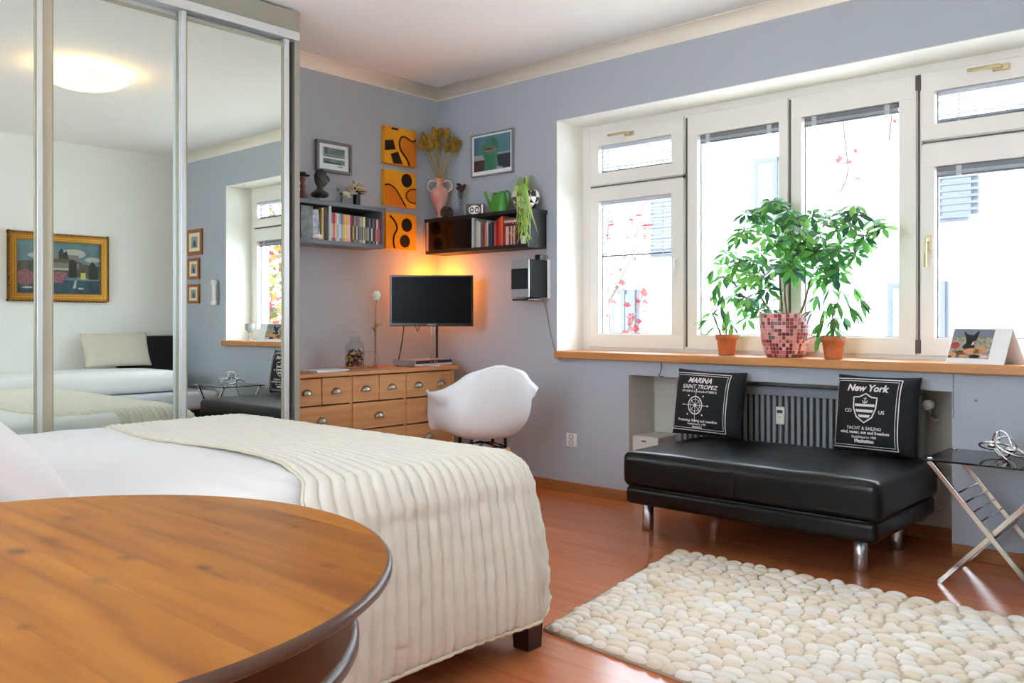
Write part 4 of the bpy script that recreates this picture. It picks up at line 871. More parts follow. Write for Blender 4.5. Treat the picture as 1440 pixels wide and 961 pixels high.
pillow((-.085, -3.060, .438), math.radians(-93), math.radians(9), 'black cushion printed New York with a striped shield, right end of the sofa', .385, .365, .16,
       double_border(-.162+ox, .148+ox, -.160, .160) + [('text', 'New York', (ox, .115), .044, .0016, .15)] + shield(ox, .022) + [('text', 'CO', (ox-.078, .008), .023, .0005, 0), ('text', 'US', (ox+.078, .006), .023, .0005, 0),
       ('text', 'YACHT & SAILING', (ox, -.070), .0200, .0003, 0), ('text', 'wind, water, sun and freedom', (ox, -.089), .0190, .0007, .1), ('text', 'Established in 1989', (ox, -.110), .0150, .0003, .1), ('text', 'Manhattan', (ox, -.128), .0215, .0014, 0)])
# radiator
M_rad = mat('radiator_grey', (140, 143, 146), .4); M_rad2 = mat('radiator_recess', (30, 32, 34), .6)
T = thing('radiator', 'dark grey ribbed panel radiator in the niche behind the sofa', 'radiator', (.17, -2.54, .12))
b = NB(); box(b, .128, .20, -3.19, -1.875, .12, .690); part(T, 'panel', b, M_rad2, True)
b = NB(); y = -1.893
while y > -3.175: box(b, .112, .13, y-.0095, y+.0095, .135, .662, bev=.005); y -= .0335
box(b, .112, .13, -3.192, -1.873, .660, .700, bev=.004); box(b, .112, .13, -3.192, -1.873, .11, .138, bev=.004); box(b, .113, .20, -1.885, -1.870, .11, .698, bev=.003); box(b, .113, .20, -3.195, -3.180, .11, .698, bev=.003)
part(T, 'ribs', b, M_rad, True)
b = NB(); box(b, .112, .208, -3.192, -1.873, .700, .706, bev=.002)
part(T, 'top_grille', b, M_rad, True)
b = NB(); tube(b, [(.16, -3.19, .655), (.16, -3.225, .655)], .010, 10); tube(b, [(.16, -3.215, .655), (.16, -3.215, .60), (.20, -3.225, .58), (.274, -3.225, .58)], .008, 8); part(T, 'pipe', b, M_steel, True); b = NB(); tube(b, [(.16, -3.19, .165), (.16, -3.235, .165), (.20, -3.245, .165), (.274, -3.245, .165)], .010, 10); part(T, 'pipe', b, M_steel, True)
b = NB(); lathe(b, [(0, 0), (.018, 0), (.022, .01), (.024, .045), (.020, .055), (0, .056)], seg=18); b.transform(Matrix.Translation((.155, -3.222, .660)) @ Matrix.Rotation(-PI/2, 4, 'Y') @ Matrix.Rotation(0, 4, 'X')); part(T, 'thermostat_valve', b, M_white, True)
b = NB(); box(b, .092, .112, -2.528, -2.480, .512, .605, bev=.005); mt_ = part(T, 'heat_meter', b, mat('meter_cream', (228, 226, 214), .5), True)
b = NB(); box(b, .0905, .093, -2.519, -2.489, .572, .588); lathe(b, [(0, 0), (.006, 0), (.006, .002), (0, .002)], (.0925, -2.504, .55), 10); part(mt_, 'display', b, mat('lcd_dark', (60, 62, 58), .3), True)
for o_ in (): pass
b = NB(); box(b, .03, .27, -1.80, -1.625, .0, .385, bev=.006); bx = solo('pipe_box', b, M_niche, 'cream painted pipe box in the left end of the niche behind the sofa', 'box')
b = NB(); box(b, .0255, .03, -1.72, -1.69, .352, .36, bev=.001); o = finish('slot', b, M_seal); o.parent = bx; o.location = -bx.location

# ================================================================ WINDOWSILL
M_terra = mottled('terracotta', (206, 118, 70), (188, 98, 56), 14, rough=.7)
LEAF = [leafmat('leaf_green', (62, 124, 58), .22), leafmat('leaf_mid', (88, 152, 70), .28), leafmat('leaf_dark', (50, 96, 68), .15), leafmat('leaf_light', (128, 184, 88), .35)]
def leaf(bm, base, d, up, L, W, mi, fold=.25, droop=.35):
    d = V(d).normalized(); s = d.cross(V(up)); s = s.normalized() if s.length > 1e-4 else V((1, 0, 0)); n_ = s.cross(d)
    prev = None; K = 5
    prof = (0.12, .55, .95, 1.0, .66, .06)
    for i in range(K+1):
        t = i/K; p = V(base)+d*L*t - V((0, 0, 1))*droop*L*t*t*.6; ww = W/2*prof[i]
        a = bm.verts.new(p+s*ww+n_*ww*fold); c = bm.verts.new(p); e = bm.verts.new(p-s*ww+n_*ww*fold)
        if prev:
            for q in ((prev[0], a, c, prev[1]), (prev[1], c, e, prev[2])):
                f = bm.faces.new(q); f.smooth = True; f.material_index = mi
        prev = (a, c, e)
BIG= [(0.032, -2.422, 1.64), (0.009, -2.495, 1.66), (0.061, -2.526, 1.667), (0.018, -2.388, 1.617), (0.002, -2.359, 1.526), (0.062, -2.258, 1.473), (0.155, -2.187, 1.437), (0.134, -2.181, 1.36), (0.128, -2.364, 1.614), (0.03, -2.575, 1.617), (0.087, -2.406, 1.558), (0.04, -2.313, 1.502), (0.021, -2.458, 1.492), (0.009, -2.515, 1.554), (0.029, -2.566, 1.552), (0.157, -2.361, 1.418), (0.139, -2.432, 1.443), (0.135, -2.285, 1.371), (0.134, -2.253, 1.402), (0.025, -2.415, 1.35), (0.046, -2.352, 1.305), (0.103, -2.291, 1.249), (0.122, -2.389, 1.277), (0.144, -2.324, 1.18), (0.148, -2.279, 1.13), (0.006, -2.476, 1.213), (0.099, -2.483, 1.176), (0.111, -2.378, 1.129), (0.081, -2.248, 1.32), (0.022, -2.529, 1.316), (0.075, -2.534, 1.338), (0.006, -2.615, 1.34), (0.158, -2.587, 1.349), (0.146, -2.522, 1.467), (0.089, -2.598, 1.573), (0.044, -2.637, 1.473), (0.154, -2.629, 1.548), (0.093, -2.674, 1.586), (0.149, -2.709, 1.608), (0.143, -2.692, 1.495), (0.082, -2.66, 1.427), (0.065, -2.706, 1.395), (0.098, -2.749, 1.423), (0.068, -2.798, 1.528), (0.019, -2.836, 1.395), (0.045, -2.844, 1.342), (0.136, -2.827, 1.476), (-0.002, -2.907, 1.533), (-0.002, -2.925, 1.612), (0.103, -2.84, 1.592), (0.04, -2.927, 1.562), (0.086, -2.981, 1.544), (0.075, -3.028, 1.503), (0.052, -3.002, 1.495), (0.17, -2.897, 1.447), (0.025, -2.915, 1.391), (0.064, -2.891, 1.35), (0.026, -2.967, 1.46), (0.104, -2.746, 1.33), (0.04, -2.754, 1.29), (0.054, -2.804, 1.271), (0.124, -2.68, 1.277), (0.048, -2.655, 1.406), (0.091, -2.537, 1.405), (0.153, -2.447, 1.512), (0.008, -2.804, 1.551), (0.001, -2.627, 1.508), (0.031, -2.22, 1.289), (0.128, -2.223, 1.191), (0.101, -2.502, 1.485), (0.033, -2.603, 1.408), (0.05, -2.674, 1.48), (0.022, -2.647, 1.526)]
LEFT= [(0.087, -2.122, 1.335), (0.053, -2.163, 1.251), (0.106, -2.123, 1.193), (0.122, -2.16, 1.192), (0.126, -2.146, 1.131), (0.109, -2.2, 1.11), (0.127, -2.213, 1.03), (0.051, -2.131, 1.1), (0.073, -2.096, 1.06), (0.127, -2.168, 1.07), (0.112, -2.131, 1.029)]
RIGHT= [(0.043, -2.79, 1.216), (0.085, -2.735, 1.255), (0.06, -2.838, 1.206), (0.075, -2.896, 1.214), (0.033, -2.938, 1.158), (0.025, -2.888, 1.132), (0.046, -2.826, 1.142), (0.021, -2.799, 1.142), (0.041, -2.763, 1.106), (0.087, -2.791, 1.069), (0.037, -2.755, 1.051), (0.011, -2.821, 1.015), (0.014, -2.746, 0.978), (0.024, -2.906, 1.114), (0.073, -2.852, 1.069), (0.039, -2.707, 1.106), (0.033, -2.728, 1.18)]
T = thing('potted_umbrella_plant', 'large umbrella plant in a pink mosaic pot in the middle of the windowsill', 'plant', (.10, -2.53, SZ))
m = mat('mosaic_pot', (220, 150, 140), .35); n, l, b_ = nt(m)
uvn = n.new('ShaderNodeUVMap'); uvn.uv_map = 'UVMap'
br = n.new('ShaderNodeTexBrick'); br.offset = 0; br.inputs['Scale'].default_value = 1; br.inputs['Brick Width'].default_value = 1; br.inputs['Row Height'].default_value = 1; br.inputs['Mortar Size'].default_value = .035
vr = n.new('ShaderNodeTexWhiteNoise'); vr.noise_dimensions = '2D'; fl = n.new('ShaderNodeVectorMath'); fl.operation = 'FLOOR'
l.new(uvn.outputs[0], fl.inputs[0]); l.new(fl.outputs[0], vr.inputs[0]); l.new(uvn.outputs[0], br.inputs[0])
r_ = ramp(n, [(0, (222, 148, 140)), (.28, (200, 116, 112)), (.42, (164, 52, 58)), (.56, (112, 92, 84)), (.70, (122, 28, 42)), (.86, (226, 168, 156))]); r_.color_ramp.interpolation = 'CONSTANT'
l.new(vr.outputs[0], r_.inputs[0]); mx = n.new('ShaderNodeMixRGB'); mx.inputs[2].default_value = lin((226, 206, 196)); l.new(br.outputs['Fac'], mx.inputs[0]); l.new(r_.outputs[0], mx.inputs[1]); l.new(mx.outputs[0], b_.inputs[0])
prof = [(0, 0), (.085, 0), (.095, .006), (.106, .03), (.117, .07), (.126, .12), (.131, .17), (.133, .226), (.126, .228), (.122, .20), (0, .195)]
b = NB(); uvl = b.loops.layers.uv.new('UVMap'); lathe(b, prof, seg=48)
for f in b.faces:
    cc = f.calc_center_median()
    for lp in f.loops:
        a = math.atan2(lp.vert.co.y, lp.vert.co.x); ac = math.atan2(cc.y, cc.x)
        if a-ac > PI: a -= 2*PI
        if a-ac < -PI: a += 2*PI
        lp[uvl].uv = (a/(2*PI)*42+100, lp.vert.co.z/.0185+10)
part(T, 'pot', b, m)
b = NB(); lathe(b, [(0, .198), (.125, .198)], seg=24); part(T, 'soil', b, mat('soil', (60, 44, 34), .9))
rnd = random.Random(21); b = NB(); st = NB(); base = V((.10, -2.53, SZ+.2))
nodes = []
for s0, s1 in (((.09, -2.485, 1.06), (.08, -2.388, 1.207)), ((.11, -2.51, 1.06), (.08, -2.507, 1.291)), ((.08, -2.555, 1.06), (.08, -2.542, 1.309)), ((.10, -2.60, 1.06), (.08, -2.67, 1.257))):
    P = smooth_line([s0, V(s0).lerp(V(s1), .5)+V((rnd.gauss(0, .006), rnd.gauss(0, .006), 0)), s1], 4); tube(st, P, .006, 7, radii=[.0075-.003*i/(len(P)-1) for i in range(len(P))]); nodes += [P[-1], P[-2]]
todo = [V(p) for p in BIG]; todo += [p + V((-abs(rnd.gauss(0, .02)), rnd.gauss(0, .02), -abs(rnd.gauss(0, .035)))) for p in todo if rnd.random() < .75]; todo.sort(key=lambda p: min((p-q).length for q in nodes))
while todo:
    best = min(((p-q).length + (.15 if q.z > p.z+.03 else 0), i, j) for i, p in enumerate(todo) for j, q in enumerate(nodes)); p, q = todo.pop(best[1]), nodes[best[2]]
    tube(st, smooth_line([q, q.lerp(p, .5)+V((0, 0, .012)), p], 3), .0025, 5, radii=[.0036-.0018*k/6 for k in range(7)]); nodes.append(p)
    axis = V((rnd.gauss(-.55, .3), rnd.gauss(-.2, .35), .8)).normalized(); u_ = axis.orthogonal().normalized(); v_ = axis.cross(u_); nl = rnd.choice((6, 7, 7, 8)); a0 = rnd.uniform(0, 6); cmi = rnd.choice((0, 0, 1, 1, 2, 3))
    for k in range(nl):
        a = a0+2*PI*k/nl; d = u_*math.cos(a)+v_*math.sin(a)+axis*rnd.uniform(-.35, .15); L = rnd.uniform(.052, .078)
        if p.x+d.normalized().x*(L+.02) > .255: continue
        leaf(b, p+d.normalized()*.008, d, axis, L, L*.44, cmi if rnd.random() < .7 else rnd.randrange(4), .18, rnd.uniform(.2, .6))
part(T, 'stems', st, mottled('bark_stem', (120, 92, 74), (84, 62, 50), 40), True); part(T, 'foliage', b, LEAF, True)
def small_pot(y, x, label, pts, seed):
    rnd = random.Random(seed); T = thing('potted_seedling', label, 'plant', (x, y, SZ), group='small plants in terracotta pots')
    b = NB(); lathe(b, [(0, 0), (.040, 0), (.042, .004), (.052, .082), (.058, .084), (.060, .112), (.053, .113), (.050, .09), (0, .088)], seg=30); part(T, 'pot', b, M_terra)
    b = NB(); lathe(b, [(0, .094), (.051, .094)], seg=20); part(T, 'soil', b, mat('soil', (60, 44, 34), .9))
    b = NB(); st = NB(); root = V((x, y, SZ+.09))
    for k, p in enumerate(pts):
        p = V(p); mid = root.lerp(p, .5); mid.x = (mid.x+x)/2; tube(st, smooth_line([root, V((x, y, 0))*.6+V((mid.x*.4, mid.y*.4, mid.z+.015)), p], 4), .0018, 5)
        for j in range(5):
            dy = (p.y-y)*6+rnd.gauss(0, .5); d = V((rnd.gauss(-.1, .35), dy, rnd.uniform(-1.2, -.1))); L = rnd.uniform(.065, .095)
            if p.x+d.normalized().x*L > .25: d.x = -abs(d.x)
            leaf(b, p, d, (0, 0, 1), L, L*.34, rnd.choice((1, 1, 3, 0, 2)), .25, .3)
    part(T, 'stems', st, mat('green_stem', (110, 130, 70), .6), True); part(T, 'foliage', b, LEAF, True)
small_pot(-2.195, .10, 'small drooping plant in a terracotta pot left of the mosaic pot', LEFT, 31)
small_pot(-2.805, .045, 'small bushy plant in a terracotta pot right of the mosaic pot', RIGHT, 32)
# desk calendar
A = V((.046, -3.32, SZ)); B = V((-.048, -3.578, SZ)); u_ = (B-A).normalized(); nrm = V((u_.y, -u_.x, 0));
if nrm.x > 0: nrm = -nrm
T = thing('desk_calendar', 'tent shaped desk calendar with a photo of a black dog on the sill', 'calendar', tuple((A+B)/2 - nrm*.0))
wd = (B-A).length; hh = .175; top = -nrm*.062 + V((0, 0, .155)); back = -nrm*.150
frc = lambda u, v, w_: tuple(A + u_*wd*u + top*(1-v) + (nrm*.93+V((0, 0, .37)))*w_)
b = NB(); prism(b, rect(0, 0, 1, 1), frc, .002)
frb = lambda u, v, w_: tuple(A + u_*wd*u + top*(1-v) + back*v + (-nrm*.9+V((0, 0, .3)))*w_)
prism(b, rect(0, 0, 1, 1), frb, .002); part(T, 'card_stand', b, M_white, True)
b = NB(); ph = [mat('photo_slate', (120, 128, 140), .5), mat('photo_black', (28, 27, 30), .5), mottled('photo_pebbles', (176, 170, 150), (120, 120, 104), 70), mat('photo_tan', (202, 148, 104), .5), mat('photo_red', (168, 62, 66), .5), mat('photo_brown', (92, 62, 46), .5), mat('photo_pink', (224, 190, 186), .5)]
def P_(mi, poly, k): prism(b, poly, frc, .0024+.0001*k, mi)
P_(0, rect(.02, .03, .72, .86), 0); P_(2, rect(.02, .24, .72, .86), 1); P_(0, rect(.02, .18, .72, .26), 1)
P_(1, [(.22, .55), (.28, .42), (.26, .28), (.21, .14), (.20, .08), (.28, .18), (.38, .20), (.43, .10), (.47, .06), (.46, .26), (.43, .40), (.44, .58), (.34, .66)], 3)
P_(4, disc(.10, .50, .08, .10), 3); P_(5, disc(.22, .74, .12, .10), 4); P_(3, disc(.09, .78, .07, .08), 5); P_(3, disc(.42, .66, .16, .09), 5); P_(3, disc(.54, .62, .10, .12), 5); P_(1, disc(.46, .80, .12, .05), 6); P_(3, disc(.30, .80, .10, .05), 6); P_(6, disc(.62, .80, .09, .05), 6); P_(6, [(.39, .40), (.42, .36), (.42, .46), (.38, .50)], 7); P_(5, rect(.02, .80, .08, .86), 6)
part(T, 'photo', b, ph, True)
T = thing('glass_goblet', 'clear glass goblet on the right end of the sill behind the calendar', 'glass', (.10, -3.935, SZ))
b = NB(); lathe(b, [(0, .001), (.038, .001), (.036, .005), (.006, .012), (.005, .06), (.02, .078), (.040, .10), (.044, .155), (.042, .155), (.037, .10), (.0, .082)], seg=26); part(T, 'goblet_bowl', b, mat('milky_glass', (232, 240, 240), .1, trans=.6, ior=1.3))

# ================================================================ SIDE TABLE AND ORNAMENT
T = thing('folding_side_table', 'black glass side table on crossed chrome legs by the right wall', 'side table', (-.28, -3.63, 0))
b = NB(); box(b, -.485, -.09, -3.90, -3.375, .490, .498, bev=.002); part(T, 'glass_top', b, mat('smoked_black_glass', (12, 14, 15), .04), True)
M_ch2 = mat('polished_steel', (214, 210, 204), .16, 1)
for x in (-.455, -.115):
    b = NB()
    for (p0, p1, dx) in (((-3.400, .488), (-3.800, .004), -.008), ((-3.860, .488), (-3.435, .004), .008)):
        d = V((0, p1[0]-p0[0], p1[1]-p0[1])); L = d.length; M = Matrix.Translation((x+dx, (p0[0]+p1[0])/2, (p0[1]+p1[1])/2)) @ d.to_track_quat('Z', 'X').to_matrix().to_4x4(); b2 = NB(); xbox(b2, (.014, .020, L), Matrix.Identity(4), bev=.002)
        b2.transform(Matrix.Translation((x+dx, (p0[0]+p1[0])/2, (p0[1]+p1[1])/2)) @ Matrix.Rotation(-math.atan2(d.y, d.z), 4, 'X')); part(T, 'leg', b2, M_ch2, True)
b = NB()
for t_ in (.25, .32, .39, .46):
    y, z = -3.40-.40*t_, .488-.484*t_; tube(b, [(-.455, y, z), (-.115, y, z)], .0035, 6)
    y, z = -3.86+.425*t_, .488-.484*t_
part(T, 'rack_rod', b, M_ch2, True)
b = NB(); xbox(b, (.33, .018, .03), Matrix.Translation((-.285, -3.628, .215)) @ Matrix.Rotation(.7, 4, 'X')); part(T, 'crossbar', b, M_black, True)
b = NB(); tube(b, [(-.455, -3.80, .006), (-.115, -3.80, .006)], .006, 8); tube(b, [(-.455, -3.435, .006), (-.115, -3.435, .006)], .006, 8); part(T, 'foot_bar', b, M_ch2, True)
for x in (-.47, -.10):
    for y in (-3.40, -3.87): b = NB(); lathe(b, [(0, 0), (.012, 0), (.010, .004), (0, .005)], (x+(.015 if x < -.3 else -.015), y, .498), 14); part(T, 'top_fixing', b, M_chrome, True)
T = thing('wire_candle_holder', 'coiled chrome wire candle holder with small cups on the glass side table', 'candle holder', (-.27, -3.62, .499), -.82)
b = NB(); ring(b, (0, .060, .042), .052, .0045, (.25, .35, 1), 30, 7); ring(b, (0, -.060, .042), .052, .0045, (.25, -.35, 1), 30, 7); ring(b, (.0, .0, .058), .052, .0045, (1, .15, .1), 30, 7); ring(b, (.03, .03, .045), .040, .004, (.5, 1, .2), 26, 7)
tube(b, smooth_line([(-.02, -.07, .003), (-.04, -.03, .05), (-.02, 0, .105), (.01, .04, .09), (.03, .08, .03)], 5), .004, 7); part(T, 'wire_loops', b, M_chrome)
for yy in (.06, -.06):
    b = NB(); lathe(b, [(0, .036), (.022, .036), (.024, .052), (.020, .052), (.018, .040), (0, .040)], (0, yy, 0), 18); part(T, 'candle_cup', b, M_chrome)

# ================================================================ RUG
def rug():
    rnd = random.Random(14); c00, c10, c11, c01 = V((-.765, -2.40, 0)), V((-.745, -4.25, 0)), V((-2.085, -4.27, 0)), V((-1.935, -2.60, 0))
    def P(s, t): return c00.lerp(c10, s).lerp(c01.lerp(c11, s), t)   # s along the wall, t towards the camera
    T = thing('pebble_rug', 'cream wool rug of raised felt pebbles on the floor in front of the sofa', 'rug', (-1.4, -3.3, 0))
    b = NB(); grid(b, lambda u, v: P(.003+.994*u, .003+.994*v)+V((0, 0, .0095)), 20, 16); g = grid(b, lambda u, v: P(u, v)+V((0, 0, .001)), 1, 1)
    for q in (((0, 0), (1, 0)), ((1, 0), (1, 1)), ((1, 1), (0, 1)), ((0, 1), (0, 0))):
        a, c = P(*q[0]), P(*q[1]); b.faces.new([b.verts.new(a+V((0, 0, .001))), b.verts.new(c+V((0, 0, .001))), b.verts.new(c+V((0, 0, .0095))), b.verts.new(a+V((0, 0, .0095)))])
    part(T, 'backing', b, bump(mat('rug_gap_shade_base', (200, 188, 164), .95), 200, .5, .004), True)  # base toned darker tan, painting in the shade between pebbles
    b = NB(); ps = []
    nr, W_, D_ = 29, 1.80, 1.26
    for i in range(nr):
        s = rnd.uniform(0, .02); t = (i+.5)/nr
        while s < 1:
            w_ = rnd.uniform(.024, .054); 
            if s+w_ > 1.0: break
            big = rnd.uniform(.85, 1.2)
            ps.append((s+w_/2, min(.985, max(.015, t+rnd.gauss(0, .004))), w_*W_/2*.94, D_/nr/2*big*.98, rnd.randrange(5))); s += w_+.001
    for (s, t, a, bb, mi) in ps:
        c = P(s, t); th = rnd.gauss(0, .14); ex = rnd.uniform(2.0, 2.8); h = rnd.uniform(.012, .020); K, Rn = 14, 4; rows = []
        for r in range(Rn+1):
            f_ = r/Rn; k = math.sin(f_*PI/2) if r else 0
            z = .009 + h*math.cos(f_*PI/2)**.8
            if r == 0: rows.append([b.verts.new(c+V((0, 0, z)))]); continue
            row = []
            for j in range(K):
                an = 2*PI*j/K; ca, sa = math.cos(an), math.sin(an); q = (abs(ca)**ex+abs(sa)**ex)**(-1/ex)
                y_, x_ = a*k*q*ca, bb*k*q*sa; row.append(b.verts.new(c+V((x_*math.cos(th)-y_*math.sin(th), x_*math.sin(th)+y_*math.cos(th), z))))
            rows.append(row)
        for r in range(Rn):
            for j in range(K):
                j2 = (j+1) % K
                f = b.faces.new((rows[0][0], rows[1][j], rows[1][j2]) if r == 0 else (rows[r][j], rows[r+1][j], rows[r+1][j2], rows[r][j2])); f.smooth = True; f.material_index = mi
    cs = [(236, 229, 214), (243, 238, 228), (232, 219, 196), (234, 231, 222), (236, 224, 208)]
    o = part(T, 'pebbles', b, [bump(mat('felt_pebble_%s' % n_, c, .95), 160, .35, .003) for n_, c in zip(('cream', 'white', 'sand', 'pale', 'blush'), cs)], True); o['kind'] = 'stuff'
rug()

# ================================================================ BED
M_bed = wood('dark_walnut', (70, 42, 28), (52, 30, 20), 0, .35); M_sheet = mat('cream_sheet', (232, 214, 184), .9); M_linen = bump(mat('white_linen', (236, 235, 234), .9), 300, .06)
BX0, BX1, BY0, BY1 = -4.12, -2.045, -2.66, -.86
T = thing('double_bed', 'wide double bed with dark wooden legs between wardrobe and round table', 'bed', ((BX0+BX1)/2, (BY0+BY1)/2, 0))
b = NB(); box(b, BX0, BX1-.01, BY0+.01, BY1, .17, .30, bev=.006); part(T, 'frame', b, M_bed, True)
for x, y in ((-2.08, -2.655), (-2.08, -.90), (-4.06, -2.655), (-4.06, -.90)):
    b = NB(); b2 = bmesh.new(); bmesh.ops.create_cone(b2, cap_ends=True, segments=4, radius1=.045, radius2=.058, depth=.18); b2.transform(Matrix.Translation((x, y, .09)) @ Matrix.Rotation(PI/4, 4, 'Z')); join(b, b2); part(T, 'leg', b, M_bed, True)
b = NB(); box(b, BX0-.06, BX0, BY0, BY1, .17, .95, bev=.01); part(T, 'headboard', b, M_bed, True)
b = NB(); slab(b, BX0+.01, BX1-.015, BY0+.01, BY1, .30, .555, .05, 10, 10, .005); part(T, 'mattress', b, M_sheet, True)
def duvet():
    x0, x1, y0, y1 = -3.62, -2.42, -2.56, -.80
    def top(x, y):
        ex = min(1, (x-x0)/.12, (x1+.12-x)/.12); ey = min(1, (y-y0)/.13, (y1-y)/.10)
        e = math.sqrt(max(0, 1-(1-max(0, ex))**2))*math.sqrt(max(0, 1-(1-max(0, ey))**2))
        z = .565 + .055*e + .006*noise.noise(V((x*3, y*2.2, 0)))*e + .003*noise.noise(V((x*9, y*5, 2)))*e
        if y < y0+.35: z += .0045*math.sin(x*58+3*noise.noise(V((x*4, y*3, 1))))*e*(1-(y-y0)/.35)
        return z
    b = NB(); n1, n2 = 110, 130
    grid(b, lambda u, v: V((x0+(x1-x0)*u, y0+(y1-y0)*v+.015*noise.noise(V((u*5, 0, 0)))*(1-v), top(x0+(x1-x0)*u, y0+(y1-y0)*v))), n1, n2)
    grid(b, lambda u, v: V((x0+(x1-x0)*u, y0+(y1-y0)*v+.015*noise.noise(V((u*5, 0, 0)))*(1-v), .5575)), 30, 30)
    o = solo('duvet', b, M_linen, 'white duvet spread over the double bed', 'duvet'); return o
duvet()
def bed_pillow(c, wd, h, t, rz, tilt, label, name='bed_pillow', m=None, roll=0, ribs=False):
    b, f = cushion_bm(wd, h, t, 30, .04)
    if ribs:
        for v in b.verts: v.co.z += (.003*math.sin(v.co.x*2*PI/.03))*(1 if abs(v.co.z) > .01 else 0)*(1 if v.co.z > 0 else -1)
    b.transform(Matrix.Rotation(rz, 4, 'Z') @ Matrix.Rotation(PI/2-tilt, 4, 'X') @ Matrix.Rotation(roll, 4, 'Z')); zmin = min(v.co.z for v in b.verts); b.transform(Matrix.Translation((0, 0, -zmin)))
    T = thing(name, label, 'pillow', c); part(T, 'pillowcase', b, m or M_linen); return T
bed_pillow((-3.60, -2.18, .627), .66, .48, .17, math.radians(90), math.radians(50), 'puffy white pillow leaning on the bed, nearest the round table', 'bed_pillow')
bed_pillow((-3.80, -1.30, .627), .66, .48, .17, math.radians(90), math.radians(48), 'puffy white pillow on the wardrobe side of the bed')
bed_pillow((-3.90, -2.10, .62), .66, .40, .16, math.radians(90), math.radians(88), 'white pillow lying flat beneath the leaning pillow nearest the round table')
# ribbed blanket over the foot of the bed
def blanket():
    XL_, r = -2.715, .12; xf, yn, yf = BX1+.040, BY0-.015, BY1+.015; Z0 = .626
    # profile: offset outward from the edge line (o) and height (z) by arc length w; w=0 is r inside the edge
    def prof(w, L, lump=0):
        arc = r*PI/2
        if w < arc:
            a = w/r; return (-r+r*math.sin(a), Z0-r+r*math.cos(a), (math.sin(a), math.cos(a)))
        d = w-arc; return (.05*math.sin(min(1, d/L)*PI*.62)+.0, Z0-r-d, (1, 0))
    def ridge(s): return .0105*(abs(math.sin(PI*s/.0305)))**.6
    def disp(P_, nrm, s, w):
        k = ridge(s)
        k += .0022*noise.noise(V((P_[0]*30, P_[1]*30, P_[2]*30))) + .0024*noise.noise(V((P_[0]*70, P_[1]*70, P_[2]*70)))
        k += .0018*math.sin(w*2*PI/.075 + 2*noise.noise(V((s*8, w*3, 0))))*min(1, w/.1)
        return V(P_)+V(nrm)*k
    b = NB(); Ln = .40
    ys = yn+r; ye = yf-r; LW = ye-ys
    def path(w):   # over the bed from the near hem up, across, and down the far side
        arcL = r*PI/2+Ln
        if w < arcL: o, z, nr = prof(arcL-w, Ln); return (yn-o, z, (0, -nr[0], nr[1]), arcL-w)
        w -= arcL
        if w < LW: return (ys+w, Z0+.004*math.sin(w*3), (0, 0, 1), -w)
        w -= LW; o, z, nr = prof(min(w, .30), .3); return (yf+o, z, (0, nr[0], nr[1]), w)
    TOT = r*PI/2+Ln+LW+r*PI/2+.12
    xs = xf-r; nx = int((xs-XL_)/.0028); ny = int(TOT/.018)
    def fold(s, w): return .010*math.sin(s*9+1.0)*max(0, min(1, w/.3))
    def f1(u, v):
        x = XL_+(xs-XL_)*u; w = TOT*v; y, z, n_, q = path(w); x2 = x
        if q > 0 and y < ys+.01: y -= fold(x, q); x2 -= .09*(1-u)*min(1, q/.45)
        # wavy left hem
        sw = max(0, min(1, (-2.12-y)/.52)); x2 -= .19*sw*sw*(1-u)**1.5; x2 += .022*math.sin(w*6.1+.4)*(1-u)**2
        return disp((x2, y, z), n_, x, max(0, q))
    g = grid(b, f1, nx, ny)
    # near foot corner
    na = 44; nq = int((r*PI/2+Ln)/.018)
    def f2(u, v):
        a = u*PI/2; L2 = r*PI/2+Ln-.05*math.sin(a*2)**2-.0*u; w = L2*v; o, z, nr = prof(w, Ln); R_ = r+o+fold(xs+w*math.sin(a), w)*(1-math.sin(a))
        d = (math.sin(a), -math.cos(a)); return disp((xs+R_*d[0], ys+R_*d[1], z), (d[0]*nr[0], d[1]*nr[0], nr[1]), xs+w*math.sin(a)+.2*a*0, w)
    grid(b, f2, na, nq)
    # foot side
    def f3(u, v):
        w = (r*PI/2+Ln)*u; o, z, nr = prof(w, Ln); return disp((xs+r+o, ys+LW*v, z), (nr[0], 0, nr[1]), xs+w, w)
    grid(b, f3, int((r*PI/2+Ln)/.0045), 90)
    def f4(u, v):
        a = u*PI/2; w = (r*PI/2+.12)*v; o, z, nr = prof(w, .3); R_ = r+o; d = (math.cos(a), math.sin(a)); return disp((xs+R_*d[0], ye+R_*d[1], z), (d[0]*nr[0], d[1]*nr[0], nr[1]), xs+w*math.cos(a), w)
    grid(b, f4, 20, 14)
    bmesh.ops.remove_doubles(b, verts=b.verts, dist=.002)
    T = thing('ribbed_blanket', 'cream ribbed quilted blanket hanging over the foot of the double bed', 'blanket', (-2.37, -1.76, .13)); o = part(T, 'quilted_cloth', b, bump(mat('cream_quilt', (222, 217, 204), .9), 260, .15), True)
    md = o.modifiers.new('thick', 'SOLIDIFY'); md.thickness = .007; md.offset = -1
    e = NB(); pts = [f1(i/40, 0) for i in range(41)] + [f2(i/16, 1.0) for i in range(1, 17)]; tube(e, pts, .006, 7)
    tube(e, [f1(0, j/ny) for j in range(ny+1)], .005, 6); part(T, 'hem_binding', e, mat('hem_cream', (216, 206, 180), .9), True)
blanket()

